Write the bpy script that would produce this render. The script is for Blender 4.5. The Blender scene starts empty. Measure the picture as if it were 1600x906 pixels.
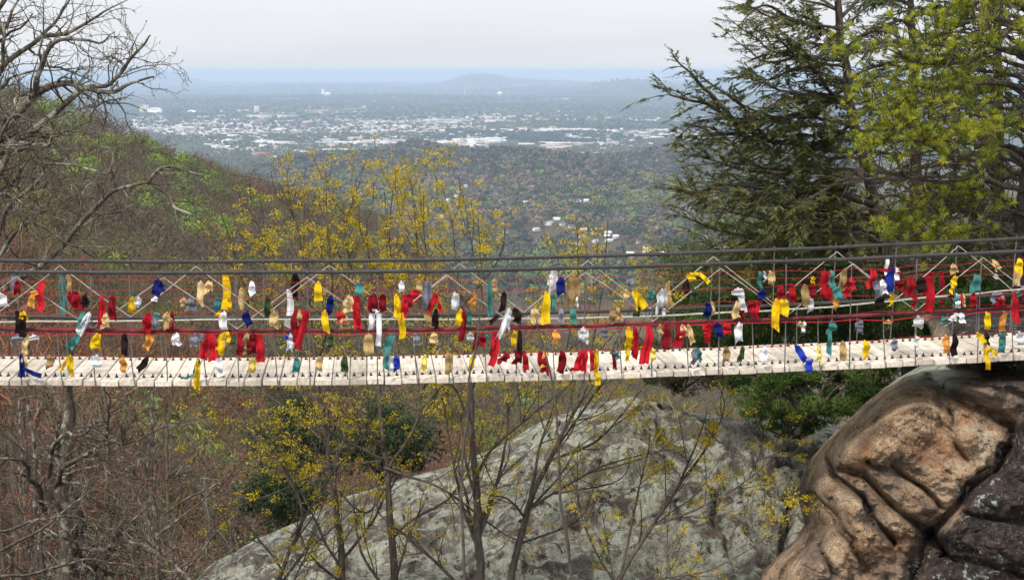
import bpy, math, random
import numpy as np
from mathutils import Vector, Matrix

R = math.radians
rng = np.random.default_rng(7)
random.seed(11)
sc = bpy.context.scene
COL = sc.collection

# ------------------------------------------------------------------ camera
F, CX, CY = 2200.0, 800.0, 453.0
PITCH = math.atan((453 - 112) / F)
cam_d = bpy.data.cameras.new("camera"); cam = bpy.data.objects.new("camera", cam_d); COL.objects.link(cam)
cam_d.sensor_width = 36.0; cam_d.lens = 36.0 * F / 1600.0
cam_d.clip_start = 0.1; cam_d.clip_end = 200000
cam.location = (0, 0, 0); cam.rotation_euler = (R(90) - PITCH, 0, 0)
sc.camera = cam
# ------------------------------------------------------------------ light
SUN_EL, SUN_AZ = R(50), R(218)      # azimuth clockwise from +Y: behind the viewer, to the left
w = bpy.data.worlds.new("World"); sc.world = w; w.use_nodes = True
nt = w.node_tree; nt.nodes.clear()
def N(t, typ, **kw):
    n = t.nodes.new(typ)
    for k, v in kw.items(): setattr(n, k, v)
    return n
wo = N(nt, 'ShaderNodeOutputWorld'); bg = N(nt, 'ShaderNodeBackground'); sky = N(nt, 'ShaderNodeTexSky')
sky.sky_type = 'NISHITA'; sky.sun_disc = False; sky.sun_elevation = SUN_EL; sky.sun_rotation = SUN_AZ
sky.air_density = 1.0; sky.dust_density = 2.5; sky.ozone_density = 1.0
tc = N(nt, 'ShaderNodeTexCoord'); mp = N(nt, 'ShaderNodeMapping'); mp.inputs['Scale'].default_value = (1.2, 1.2, 16)
cn = N(nt, 'ShaderNodeTexNoise'); cn.inputs['Scale'].default_value = 2.2; cn.inputs['Detail'].default_value = 7; cn.inputs['Roughness'].default_value = 0.55
cr = N(nt, 'ShaderNodeMapRange'); cr.inputs['From Min'].default_value = 0.35; cr.inputs['From Max'].default_value = 0.68
cr.inputs['To Min'].default_value = 0.86; cr.inputs['To Max'].default_value = 0.98
mx = N(nt, 'ShaderNodeMix', data_type='RGBA'); L = nt.links.new
sz = N(nt, 'ShaderNodeSeparateXYZ'); el = N(nt, 'ShaderNodeMapRange'); el.inputs['From Max'].default_value = 0.75; L(tc.outputs['Generated'], sz.inputs[0]); L(sz.outputs['Z'], el.inputs['Value'])
cm = N(nt, 'ShaderNodeMix', data_type='RGBA'); cm.inputs['A'].default_value = (6.1, 6.25, 6.5, 1); cm.inputs['B'].default_value = (11.5, 12, 12.6, 1); L(el.outputs[0], cm.inputs['Factor']); L(cm.outputs['Result'], mx.inputs['B'])
L(tc.outputs['Generated'], mp.inputs['Vector']); L(mp.outputs[0], cn.inputs['Vector']); L(cn.outputs['Fac'], cr.inputs['Value'])
L(cr.outputs[0], mx.inputs['Factor']); L(sky.outputs[0], mx.inputs['A']); L(mx.outputs['Result'], bg.inputs['Color']); L(bg.outputs[0], wo.inputs['Surface'])
bg.inputs['Strength'].default_value = 0.10
sun_d = bpy.data.lights.new("sun", 'SUN'); sun = bpy.data.objects.new("sun", sun_d); COL.objects.link(sun)
sun_d.energy = 2.9; sun_d.angle = R(6); sun_d.color = (1.0, 0.93, 0.84)
sv = Vector((math.sin(SUN_AZ) * math.cos(SUN_EL), math.cos(SUN_AZ) * math.cos(SUN_EL), math.sin(SUN_EL)))
sun.rotation_euler = sv.to_track_quat('Z', 'Y').to_euler()
sc.view_settings.view_transform = 'Standard'; sc.view_settings.look = 'None'
sc.view_settings.exposure = 0.50; sc.view_settings.gamma = 1.0; sc.view_settings.use_curve_mapping = False
sc.render.engine = 'CYCLES'
cy = sc.cycles
cy.use_denoising = True; cy.max_bounces = 5; cy.diffuse_bounces = 3; cy.glossy_bounces = 2; cy.transmission_bounces = 2
cy.volume_bounces = 0; cy.transparent_max_bounces = 4; cy.use_adaptive_sampling = True; cy.adaptive_threshold = 0.02

# ------------------------------------------------------------------ projection helpers
fwd = np.array([0, math.cos(PITCH), -math.sin(PITCH)]); upv = np.array([0, math.sin(PITCH), math.cos(PITCH)])
def ray(px, py):
    return np.array([(px - CX) / F, 0, 0]) + upv * ((CY - py) / F) + fwd
def P(px, py, Y):
    d = ray(px, py); return d * (Y / d[1])
def proj(p):
    p = np.asarray(p, float); dz = p @ fwd
    return np.stack([CX + F * p[..., 0] / dz, CY - F * (p @ upv) / dz], -1)

# ------------------------------------------------------------------ noise
def _h(ix, iy, iz, s):
    n = (ix * 73856093) ^ (iy * 19349663) ^ (iz * 83492791) ^ (s * 2654435761 & 0x7fffffff)
    n = (n ^ (n >> 13)) * 1274126177 & 0x7fffffff
    n = (n ^ (n >> 15)) * 69069 & 0x7fffffff
    return ((n >> 7) & 0xffff) / 32767.5 - 1.0
def vnoise(p, s=0):
    p = np.asarray(p, float); i = np.floor(p).astype(np.int64); f = p - i; f = f * f * (3 - 2 * f)
    r = 0
    for dx in (0, 1):
        for dy in (0, 1):
            for dz in (0, 1):
                wgt = (f[..., 0] if dx else 1 - f[..., 0]) * (f[..., 1] if dy else 1 - f[..., 1]) * (f[..., 2] if dz else 1 - f[..., 2])
                r = r + wgt * _h(i[..., 0] + dx, i[..., 1] + dy, i[..., 2] + dz, s)
    return r
def fbm(p, o=4, s=0, g=0.5):
    a, r, p = 1.0, 0, np.asarray(p, float)
    for k in range(o):
        r = r + a * vnoise(p, s + k); p = p * 2.03 + 7.1; a *= g
    return r

# ------------------------------------------------------------------ materials
def mat(name, rough=0.8, spec=0.3):
    m = bpy.data.materials.new(name); m.use_nodes = True
    t = m.node_tree; b = t.nodes['Principled BSDF']; b.inputs['Roughness'].default_value = rough
    b.inputs['Specular IOR Level'].default_value = spec
    return m, t, b
def m_plain(name, c, rough=0.8, spec=0.3, var=0.25, scale=20.0, bump=0.0):
    m, t, b = mat(name, rough, spec)
    tc = N(t, 'ShaderNodeTexCoord'); n = N(t, 'ShaderNodeTexNoise'); n.inputs['Scale'].default_value = scale; n.inputs['Detail'].default_value = 5
    mr = N(t, 'ShaderNodeMapRange'); mr.inputs['From Min'].default_value = 0.3; mr.inputs['From Max'].default_value = 0.7
    mr.inputs['To Min'].default_value = 1 - var; mr.inputs['To Max'].default_value = 1 + var
    mx = N(t, 'ShaderNodeVectorMath', operation='SCALE'); mx.inputs[0].default_value = c
    t.links.new(tc.outputs['Object'], n.inputs['Vector']); t.links.new(n.outputs['Fac'], mr.inputs['Value']); t.links.new(mr.outputs[0], mx.inputs['Scale'])
    t.links.new(mx.outputs[0], b.inputs['Base Color'])
    if bump:
        bp = N(t, 'ShaderNodeBump'); bp.inputs['Strength'].default_value = 0.6; bp.inputs['Distance'].default_value = bump
        t.links.new(n.outputs['Fac'], bp.inputs['Height']); t.links.new(bp.outputs[0], b.inputs['Normal'])
    return m
def m_attr(name, rough=0.8, spec=0.2, trans=0.0, noise=None):
    """surface colour = the species/paint colour stored on the mesh"""
    m, t, b = mat(name, rough, spec)
    a = N(t, 'ShaderNodeAttribute'); a.attribute_name = 'Col'
    src = a.outputs['Color']
    if noise:
        tc = N(t, 'ShaderNodeTexCoord'); n = N(t, 'ShaderNodeTexNoise'); n.inputs['Scale'].default_value = noise; n.inputs['Detail'].default_value = 4
        mr = N(t, 'ShaderNodeMapRange'); mr.inputs['From Min'].default_value = 0.3; mr.inputs['From Max'].default_value = 0.7
        mr.inputs['To Min'].default_value = 0.72; mr.inputs['To Max'].default_value = 1.28
        mx = N(t, 'ShaderNodeVectorMath', operation='SCALE')
        t.links.new(tc.outputs['Object'], n.inputs['Vector']); t.links.new(n.outputs['Fac'], mr.inputs['Value']); t.links.new(mr.outputs[0], mx.inputs['Scale'])
        t.links.new(src, mx.inputs[0]); src = mx.outputs[0]
    t.links.new(src, b.inputs['Base Color'])
    if trans:
        tr = N(t, 'ShaderNodeBsdfTranslucent'); ms = N(t, 'ShaderNodeMixShader'); ms.inputs[0].default_value = trans
        t.links.new(src, tr.inputs['Color']); t.links.new(b.outputs[0], ms.inputs[1]); t.links.new(tr.outputs[0], ms.inputs[2])
        t.links.new(ms.outputs[0], t.nodes['Material Output'].inputs['Surface'])
    return m
M_LEAF = m_attr('leaf', 0.65, 0.25, 0.30)
M_FOREST = m_attr('woodland', 0.9, 0.05)
M_BUILD = m_attr('building_paint', 0.7, 0.2, 0, 0.05)

# ------------------------------------------------------------------ mesh builder
class MB:
    def __init__(s): s.v = []; s.f = []; s.c = []; s.n = 0
    def add(s, v, f, c=None):
        v = np.asarray(v, float).reshape(-1, 3); f = np.asarray(f, np.int64)
        s.v.append(v); s.f.append(f + s.n); s.n += len(v)
        c = np.array([0.5, 0.5, 0.5]) if c is None else np.asarray(c, float)
        s.c.append(np.broadcast_to(c, (len(v), 3)))
    def tube(s, pts, rad, k=5, c=None, cap=False):
        pts = np.asarray(pts, float); n = len(pts); rad = np.broadcast_to(np.asarray(rad, float), (n,))
        tan = np.gradient(pts, axis=0); tan /= np.linalg.norm(tan, axis=1)[:, None] + 1e-12
        ref = np.array([0.31, 0.17, 0.93]) if abs(tan.mean(0)[2]) < 0.75 * np.linalg.norm(tan.mean(0)) else np.array([0.9, 0.4, 0.1])
        a = np.cross(tan, ref); a /= np.linalg.norm(a, axis=1)[:, None] + 1e-12; b = np.cross(tan, a)
        ang = np.arange(k) * 2 * math.pi / k
        ring = a[:, None, :] * np.cos(ang)[None, :, None] + b[:, None, :] * np.sin(ang)[None, :, None]
        v = pts[:, None, :] + ring * rad[:, None, None]
        i = np.arange(n - 1)[:, None] * k; j = np.arange(k)[None, :]; j2 = (j + 1) % k
        f = np.stack([i + j, i + j2, i + k + j2, i + k + j], -1).reshape(-1, 4)
        s.add(v.reshape(-1, 3), f, c)
        if cap:
            for base in (0, (n - 1) * k):
                cc = v.reshape(-1, 3)[base:base + k]; o = cc.mean(0)
                vv = np.vstack([cc, o]); ff = np.array([[q, (q + 1) % k, k, k] for q in range(k)])
                s.add(vv, ff, c)
    def box(s, c0, ax, ay, az, c=None):
        """centre, three half-axis vectors"""
        c0 = np.asarray(c0, float); ax, ay, az = (np.asarray(q, float) for q in (ax, ay, az))
        v = [c0 + i * ax + j * ay + k * az for k in (-1, 1) for j in (-1, 1) for i in (-1, 1)]
        f = [[0, 2, 3, 1], [4, 5, 7, 6], [0, 1, 5, 4], [2, 6, 7, 3], [0, 4, 6, 2], [1, 3, 7, 5]]
        s.add(v, f, c)
    def quads(s, cen, da, db, c=None):
        """vectorised quads: centre and two half-axis vectors each (N,3)"""
        n = len(cen)
        v = np.stack([cen - da - db * 0.6, cen + da * 0.1 - db, cen + da, cen + da * 0.1 + db], 1)
        f = np.arange(n * 4).reshape(n, 4)
        if c is not None:
            c = np.asarray(c, float); c = np.repeat(np.broadcast_to(c, (n, 3)), 4, 0)
        s.add(v.reshape(-1, 3), f, c)
    def build(s, name, m, parent=None, smooth=False):
        if not s.v: return None
        v = np.concatenate(s.v); f = np.concatenate(s.f); c = np.concatenate(s.c)
        return mesh_np(name, v, f, m, c, parent, smooth)
def mesh_np(name, v, f, m, c=None, parent=None, smooth=False):
    me = bpy.data.meshes.new(name); nv, nf = len(v), len(f)
    me.vertices.add(nv); me.vertices.foreach_set('co', np.ascontiguousarray(v, dtype=np.float32).ravel())
    tri = f[:, 2] == f[:, 3] if f.shape[1] == 4 else np.ones(nf, bool)
    if f.shape[1] == 4 and tri.any():
        cnt = np.where(tri, 3, 4); start = np.concatenate([[0], np.cumsum(cnt)[:-1]])
        mask = np.ones((nf, 4), bool); mask[tri, 3] = False; li = f[mask]
    else:
        k = f.shape[1]; cnt = np.full(nf, k); start = np.arange(nf) * k; li = f.ravel()
    me.loops.add(len(li)); me.loops.foreach_set('vertex_index', li.astype(np.int32))
    me.polygons.add(nf); me.polygons.foreach_set('loop_start', start.astype(np.int32))
    me.polygons.foreach_set('loop_total', cnt.astype(np.int32))
    if smooth: me.polygons.foreach_set('use_smooth', np.ones(nf, bool))
    if c is not None:
        at = me.color_attributes.new('Col', 'FLOAT_COLOR', 'POINT')
        cc = np.ones((nv, 4), np.float32); cc[:, :3] = c; at.data.foreach_set('color', cc.ravel())
    me.update(calc_edges=True); me.materials.append(m)
    o = bpy.data.objects.new(name, me); COL.objects.link(o)
    if parent: o.parent = parent
    return o
def recentre(o, p):
    p = Vector([float(q) for q in p]); o.data.transform(Matrix.Translation(-p)); o.location = p
def tag(o, label=None, cat=None, group=None, kind=None):
    if label: o['label'] = label
    if cat: o['category'] = cat
    if group: o['group'] = group
    if kind: o['kind'] = kind
    return o
def empty(name, loc, label=None, cat=None, group=None):
    o = bpy.data.objects.new(name, None); COL.objects.link(o); o.location = [float(q) for q in loc]; o.empty_display_size = 0.1
    return tag(o, label, cat, group)
def under(root, o):
    if o is None: return None
    """parent a mesh built in world coordinates to its thing at the thing's base"""
    o.data.transform(Matrix.Translation(-root.location)); o.parent = root; return o
def unit(v): v = np.asarray(v, float); return v / (np.linalg.norm(v) + 1e-12)
def rdirs(n):
    d = rng.normal(size=(n, 3)); return d / np.linalg.norm(d, axis=1)[:, None]
def grid_faces(nu, nv):
    i = np.arange(nu - 1)[:, None] * nv; j = np.arange(nv - 1)[None, :]
    return np.stack([i + j, i + nv + j, i + nv + j + 1, i + j + 1], -1).reshape(-1, 4)

# ================================================================== SETTING: terrain
TPX = np.array([-900, -500, -200, 0, 130, 250, 350, 470, 600, 800, 1100, 1400, 1800, 2500], float)
TR = [6, 16, 30, 50, 80, 150, 300, 500, 700, 850, 1000, 1300, 1800, 2500, 3500, 4500, 5200, 6000, 7000, 90000]
TZ = np.array([
 [-8]*14,
 [-11,-11,-11,-11,-11,-11,-11,-11,-10,-9,-8.5,-8,-8,-8],
 [-13,-13,-14,-15,-16,-17,-18,-18,-17,-14,-11,-9.5,-9,-9],
 [-14,-14,-16,-19,-22,-24,-25,-26,-25,-24,-20,-17,-15,-15],
 [-12,-14,-20,-26,-29,-32,-34,-36,-37,-38,-32,-28,-28,-28],
 [0,-10,-24,-35,-40,-45,-50,-54,-57,-62,-62,-60,-60,-60],
 [10,5,-18,-38,-50,-60,-68,-78,-90,-100,-110,-110,-110,-110],
 [12,10,0,-28,-45,-62,-74,-88,-104,-132,-150,-160,-160,-160],
 [14,12,6,-15,-26,-46,-61,-80,-103,-150,-190,-200,-200,-200],
 [14,10,-4,-31,-45,-59,-63,-79,-101,-165,-215,-225,-225,-225],
 [10,5,-40,-80,-90,-95,-92,-92,-112,-190,-240,-250,-250,-250],
 [0,-60,-120,-160,-165,-170,-165,-160,-170,-240,-275,-280,-280,-280],
 [-120,-180,-240,-270,-275,-275,-275,-275,-275,-305,-320,-320,-320,-320],
 [-360]*7+[-350]*7,
 [-400]*5+[-390,-370]+[-345]*7,
 [-415]*5+[-410,-385]+[-330,-318,-312,-316,-320,-320,-320],
 [-420]*5+[-418,-400]+[-318,-300,-290,-304,-312,-312,-312],
 [-420]*7+[-400]*7,
 [-420]*14, [-420]*14], float)
LTR = np.log(np.array(TR, float))
def ground_z(x, y):
    x = np.asarray(x, float); y = np.asarray(y, float)
    r = np.hypot(x, y); px = np.clip(CX + F * 0.988 * x / np.maximum(y, 1e-3), TPX[0], TPX[-1]); px = np.where(y <= 0, np.where(x < 0, TPX[0], TPX[-1]), px)
    lr = np.clip(np.log(np.maximum(r, 1)), LTR[0], LTR[-1])
    i = np.clip(np.searchsorted(LTR, lr, 'right') - 1, 0, len(LTR) - 2); j = np.clip(np.searchsorted(TPX, px, 'right') - 1, 0, len(TPX) - 2)
    fi = (lr - LTR[i]) / (LTR[i + 1] - LTR[i]); fj = (px - TPX[j]) / (TPX[j + 1] - TPX[j])
    z = (TZ[i, j] * (1 - fi) + TZ[i + 1, j] * fi) * (1 - fj) + (TZ[i, j + 1] * (1 - fi) + TZ[i + 1, j + 1] * fi) * fj
    p = np.stack([x / 180, y / 180, np.zeros_like(x)], -1)
    amp = np.clip(r / 160, 0, 1) * 5 * np.where(r > 6500, 1.3, 1)
    z = z + amp * fbm(p, 3, 3)
    pr = np.stack([x / 900, y / 900, np.zeros_like(x)], -1)
    z = z + np.where((r > 3800) & (r < 6200), 14, 0) * np.clip(fbm(pr, 2, 9), -1, 1) * np.clip(1 - abs(r - 5100) / 1200, 0, 1)
    q1 = np.stack([x / 420 + 0.35 * y / 420, y / 900, x * 0], -1); z = z + np.where((r > 1700) & (r < 6500), 26, 0) * np.clip((r - 1700) / 800, 0, 1) * np.clip((6500 - r) / 900, 0, 1) * (1 - 2 * np.abs(fbm(q1, 2, 91)))
    # far hills
    for hx, hd, sx, sy, hh in ((745, 36000, 900, 2500, 300), (835, 37000, 1500, 2500, 170), (1010, 25500, 1000, 2200, 235), (850, 27000, 1500, 1500, 95), (480, 33000, 2600, 1800, 110), (600, 21000, 2200, 900, 50), (930, 25000, 900, 2000, 60), (1190, 38000, 4200, 2500, 200),
                               (235, 45000, 1400, 3000, 400), (130, 46000, 2600, 3000, 250), (400, 52000, 9000, 3000, 60), (1500, 30000, 2500, 3000, 190), (620, 42000, 2600, 2500, 60),
                               (330, 17500, 1500, 900, 45), (560, 15500, 1300, 600, 28), (830, 19500, 2600, 800, 38), (950, 10800, 700, 260, 24)):
        X0 = (hx - CX) / F * hd
        z = z + hh * np.exp(-((x - X0) / sx) ** 2 - ((y - hd) / sy) ** 2) * (1 + 0.12 * vnoise(np.stack([x / 500, y / 500, x * 0], -1), 21))
    return z
az = np.concatenate([np.linspace(-75, -30, 30, endpoint=False), np.linspace(-30, 30, 361), np.linspace(30, 75, 31)[1:]])
rr = np.exp(np.concatenate([np.linspace(math.log(3), math.log(9000), 260, endpoint=False), np.linspace(math.log(9000), math.log(60000), 130)]))
A, RRg = np.meshgrid(np.radians(az), rr, indexing='ij')
gx, gy = RRg * np.sin(A), RRg * np.cos(A)
gz = ground_z(gx, gy)
m_gr, t, b = mat('ground_cover', 0.95, 0.05)
tc = N(t, 'ShaderNodeTexCoord')
def ramp(t, stops, src, interp='LINEAR'):
    r = N(t, 'ShaderNodeValToRGB'); e = r.color_ramp.elements; r.color_ramp.interpolation = interp
    e[0].position, e[0].color = stops[0][0], (*stops[0][1], 1); e[1].position, e[1].color = stops[-1][0], (*stops[-1][1], 1)
    for p_, c_ in stops[1:-1]:
        q = e.new(p_); q.color = (*c_, 1)
    t.links.new(src, r.inputs['Fac']); return r.outputs['Color']
def nz(t, coord, scale, detail=5, rough=0.55, dist=0.0, mapping=None):
    n = N(t, 'ShaderNodeTexNoise'); n.inputs['Scale'].default_value = scale; n.inputs['Detail'].default_value = detail; n.inputs['Roughness'].default_value = rough
    n.inputs['Distortion'].default_value = dist
    if mapping:
        m_ = N(t, 'ShaderNodeMapping'); m_.inputs['Scale'].default_value = mapping; t.links.new(coord, m_.inputs['Vector']); coord = m_.outputs[0]
    t.links.new(coord, n.inputs['Vector']); return n.outputs['Fac']
def mix(t, fac, a, b_, blend='MIX'):
    m_ = N(t, 'ShaderNodeMix', data_type='RGBA', blend_type=blend)
    for s_, v in ((m_.inputs['Factor'], fac), (m_.inputs['A'], a), (m_.inputs['B'], b_)):
        if hasattr(v, 'links'): t.links.new(v, s_)
        else: s_.default_value = v if isinstance(v, (int, float)) else (*v, 1)
    return m_.outputs['Result']
def step(t, src, lo, hi):
    m_ = N(t, 'ShaderNodeMapRange'); m_.inputs['From Min'].default_value = lo; m_.inputs['From Max'].default_value = hi
    t.links.new(src, m_.inputs['Value']); return m_.outputs[0]
oc = tc.outputs['Object']
litter = ramp(t, [(0.3, (0.035, 0.025, 0.016)), (0.5, (0.075, 0.052, 0.034)), (0.7, (0.13, 0.095, 0.06))], nz(t, oc, 0.5, 8, 0.7))
litter = mix(t, step(t, nz(t, oc, 0.03, 4), 0.5, 0.62), litter, (0.075, 0.08, 0.03))
valley = ramp(t, [(0.33, (0.025, 0.04, 0.022)), (0.49, (0.045, 0.06, 0.035)), (0.60, (0.08, 0.085, 0.05)), (0.72, (0.2, 0.16, 0.11))], nz(t, oc, 0.004, 9, 0.68))
sep = N(t, 'ShaderNodeSeparateXYZ'); t.links.new(oc, sep.inputs[0])
basec = mix(t, step(t, sep.outputs['Y'], 2500, 7000), litter, valley)
t.links.new(basec, b.inputs['Base Color'])
bp = N(t, 'ShaderNodeBump'); bp.inputs['Strength'].default_value = 0.5; bp.inputs['Distance'].default_value = 0.3
t.links.new(nz(t, oc, 1.5, 6, 0.7), bp.inputs['Height']); t.links.new(bp.outputs[0], b.inputs['Normal'])
gnd = mesh_np('ground', np.stack([gx, gy, gz], -1).reshape(-1, 3), grid_faces(len(az), len(rr)), m_gr, None, None, True)
tag(gnd, kind='structure')

# haze: one closed box of even air
mh = bpy.data.materials.new('haze'); mh.use_nodes = True; t = mh.node_tree; t.nodes.clear()
ho = N(t, 'ShaderNodeOutputMaterial'); hv = N(t, 'ShaderNodeVolumePrincipled')
hv.inputs['Color'].default_value = (0.60, 0.75, 0.95, 1); hv.inputs['Density'].default_value = 5.2e-5; hv.inputs['Anisotropy'].default_value = 0.0
t.links.new(hv.outputs[0], ho.inputs['Volume'])
hb = MB(); hb.box((0, 29000, (36 - 480) / 2), (62000, 0, 0), (0, 33500, 0), (0, 0, (36 + 480) / 2))
haze = hb.build('haze', mh); tag(haze, kind='stuff')

# ================================================================== WOODLAND MASSES
def crown_template(n, kind, seed):
    g = np.random.default_rng(seed)
    if kind == 'bare':       # vase of fine twigs
        th = g.uniform(0, 2 * math.pi, n); el = np.abs(g.normal(0.75, 0.4, n)); rad = g.uniform(0.45, 1.0, n) ** 0.7
        d = np.stack([np.cos(th) * np.cos(el), np.sin(th) * np.cos(el), np.sin(el)], -1)
        lob = 1 + 0.35 * vnoise(d * 2.2 + seed * 3.1, seed)
        c = d * (rad * lob)[:, None] * np.array([0.5, 0.5, 0.62]) + np.array([0, 0, 0.36])
        da = (d + g.normal(0, 0.55, (n, 3))); da = da / np.linalg.norm(da, axis=1)[:, None]
        db = np.cross(da, g.normal(size=(n, 3))); db /= np.linalg.norm(db, axis=1)[:, None]
        return c, da, db
    d = g.normal(size=(n, 3)); d[:, 2] = np.abs(d[:, 2]) * 0.9 + g.normal(0, 0.25, n); d /= np.linalg.norm(d, axis=1)[:, None]
    lob = 1 + 0.38 * vnoise(d * 1.9 + seed * 5.3, seed) + 0.12 * vnoise(d * 5 + seed, seed + 5)
    rad = g.uniform(0.62, 1.0, n)
    c = d * (rad * lob)[:, None] * np.array([0.5, 0.5, 0.42]) + np.array([0, 0, 0.58])
    nrm = d + g.normal(0, 0.25, (n, 3)); nrm /= np.linalg.norm(nrm, axis=1)[:, None]
    da = np.cross(nrm, g.normal(size=(n, 3))); da /= np.linalg.norm(da, axis=1)[:, None]
    return c, da, np.cross(nrm, da)
def fill_wood(mb, x, y, z, H, col, n, kind, sa, sb, trunks=True):
    T = [crown_template(n, kind, 40 + q) for q in range(10)]
    which = rng.integers(0, 10, len(x)); rot = rng.uniform(0, 2 * math.pi, len(x))
    for q in range(10):
        ix = np.where(which == q)[0]
        if not len(ix): continue
        c, da, db = T[q]
        cs, sn = np.cos(rot[ix]), np.sin(rot[ix])
        Rm = np.zeros((len(ix), 3, 3)); Rm[:, 0, 0] = cs; Rm[:, 0, 1] = -sn; Rm[:, 1, 0] = sn; Rm[:, 1, 1] = cs; Rm[:, 2, 2] = 1
        h = H[ix][:, None, None]
        C = np.einsum('mij,nj->mni', Rm, c) * h + np.stack([x[ix], y[ix], z[ix]], -1)[:, None, :]
        DA = np.einsum('mij,nj->mni', Rm, da) * h * sa * rng.uniform(0.6, 1.4, (len(ix), n, 1)); DB = np.einsum('mij,nj->mni', Rm, db) * h * sb
        cc = np.repeat(col[ix][:, None, :], n, 1) * rng.uniform(0.88, 1.12, (len(ix), n, 1))
        mb.quads(C.reshape(-1, 3), DA.reshape(-1, 3), DB.reshape(-1, 3), cc.reshape(-1, 3))
    if trunks:
        base = np.stack([x, y, z - 0.5], -1); u = np.array([0, 0, 1.0]); wd = 0.012 * H
        cen = base + u * (H * 0.3)[:, None]; da = u * (H * 0.34)[:, None]; db = np.stack([wd, -wd * 0.1, wd * 0], -1)
        v = np.stack([cen - da - db, cen - da + db, cen + da + db * 0.4, cen + da - db * 0.4], 1)
        mb.add(v.reshape(-1, 3), np.arange(len(x) * 4).reshape(-1, 4), np.array([0.14, 0.115, 0.095]))
def visible(x, y, z, H, margin=4):
    """drop trees wholly hidden behind nearer ground/trees"""
    r = np.hypot(x, y); a = np.clip(((np.arctan2(x, y) + 0.5) * 400).astype(int), 0, 399)
    el = (z + H) / r; order = np.argsort(r); best = np.full(400, -9.0); keep = np.zeros(len(x), bool)
    for i in order:
        if el[i] > best[a[i]] - 0.006: keep[i] = True
        best[a[i]] = max(best[a[i]], (z[i] + H[i] * 0.45) / r[i])
    return keep
def sample_wood(n, r0, r1, p0, p1):
    r = np.sqrt(rng.uniform(r0 ** 2, r1 ** 2, n)); u = rng.uniform(p0, p1, n); a = np.arctan((u - CX) / F / 0.988)
    return r * np.sin(a), r * np.cos(a)
SPECIES = {'bare': [(0.12, 0.085, 0.058), (0.10, 0.08, 0.06), (0.125, 0.095, 0.055), (0.085, 0.065, 0.05)],
           'red': [(0.20, 0.085, 0.05), (0.17, 0.08, 0.055)], 'green': [(0.14, 0.20, 0.035), (0.17, 0.24, 0.04), (0.11, 0.15, 0.04)],
           'olive': [(0.11, 0.10, 0.035), (0.13, 0.125, 0.035)], 'dark': [(0.03, 0.045, 0.02)]}
def pick_cols(x, y, sc_, weights):
    """species follow soft patches, as woods do"""
    names = list(weights); f = [fbm(np.stack([x / sc_, y / sc_, np.full_like(x, 3.7 * k)], -1), 2, 60 + k) * 0.55 + rng.normal(0, 0.33, len(x)) + weights[nm] for k, nm in enumerate(names)]
    s = np.argmax(np.stack(f), 0); out = np.zeros((len(x), 3))
    for k, nm in enumerate(names):
        i = np.where(s == k)[0]; pal = np.array(SPECIES[nm]); out[i] = pal[rng.integers(0, len(pal), len(i))]
    return out * rng.uniform(0.8, 1.25, (len(x), 1)), s
# near hollow and spur
mb = MB()
for r0, r1, n, nq, sa, sb in ((60, 140, 420, 900, 0.05, 0.0022), (140, 330, 1300, 420, 0.055, 0.0045), (330, 1300, 8500, 130, 0.06, 0.011)):
    x, y = sample_wood(n, r0, r1, -80, 1250); z = ground_z(x, y); H = rng.uniform(8, 15, n) * (0.85 if r0 < 300 else 1.0)
    k = visible(x, y, z, H); x, y, z, H = x[k], y[k], z[k], H[k]
    col, s = pick_cols(x, y, 90, {'bare': 0.42, 'red': 0.06 if r0 < 300 else -0.3, 'green': -0.28, 'olive': 0.08})
    lf = s == 2
    fill_wood(mb, x[~lf], y[~lf], z[~lf], H[~lf], col[~lf], nq, 'bare', sa, sb)
    fill_wood(mb, x[lf], y[lf], z[lf], H[lf] * 0.8, col[lf], nq, 'leafy', sa * 0.55, sb * 4.0)
def hit_near(px, py):
    d = ray(px, py); ts = np.exp(np.linspace(math.log(120), math.log(1500), 900)); p = d[None, :] / d[1] * ts[:, None]; g = ground_z(p[:, 0], p[:, 1]) + 3; k = np.argmax(p[:, 2] < g); return p[k]
gs = []
for (hx, hy, k) in ((180, 210, 6), (208, 212, 5), (235, 240, 3), (268, 268, 6), (285, 290, 5), (312, 288, 3), (60, 195, 3), (335, 370, 7), (352, 360, 4), (318, 388, 5), (150, 240, 4), (395, 290, 3), (120, 300, 4), (250, 335, 3), (420, 330, 3)):
    c_ = hit_near(hx, hy)
    for q in range(k): a_s = c_[1] * 0.018; gs.append((c_[0] + rng.normal(0, a_s), c_[1] + rng.normal(0, a_s)))
gs = np.array(gs); gzz = ground_z(gs[:, 0], gs[:, 1]); gH = rng.uniform(10, 14, len(gs)); gc = np.array(SPECIES['green'])[rng.integers(0, 3, len(gs))] * 1.1
fill_wood(mb, gs[:, 0], gs[:, 1], gzz, gH, gc, 420, 'leafy', 0.03, 0.022)
spur = mb.build('hillside_woods', M_FOREST); tag(spur, kind='stuff')
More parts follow.
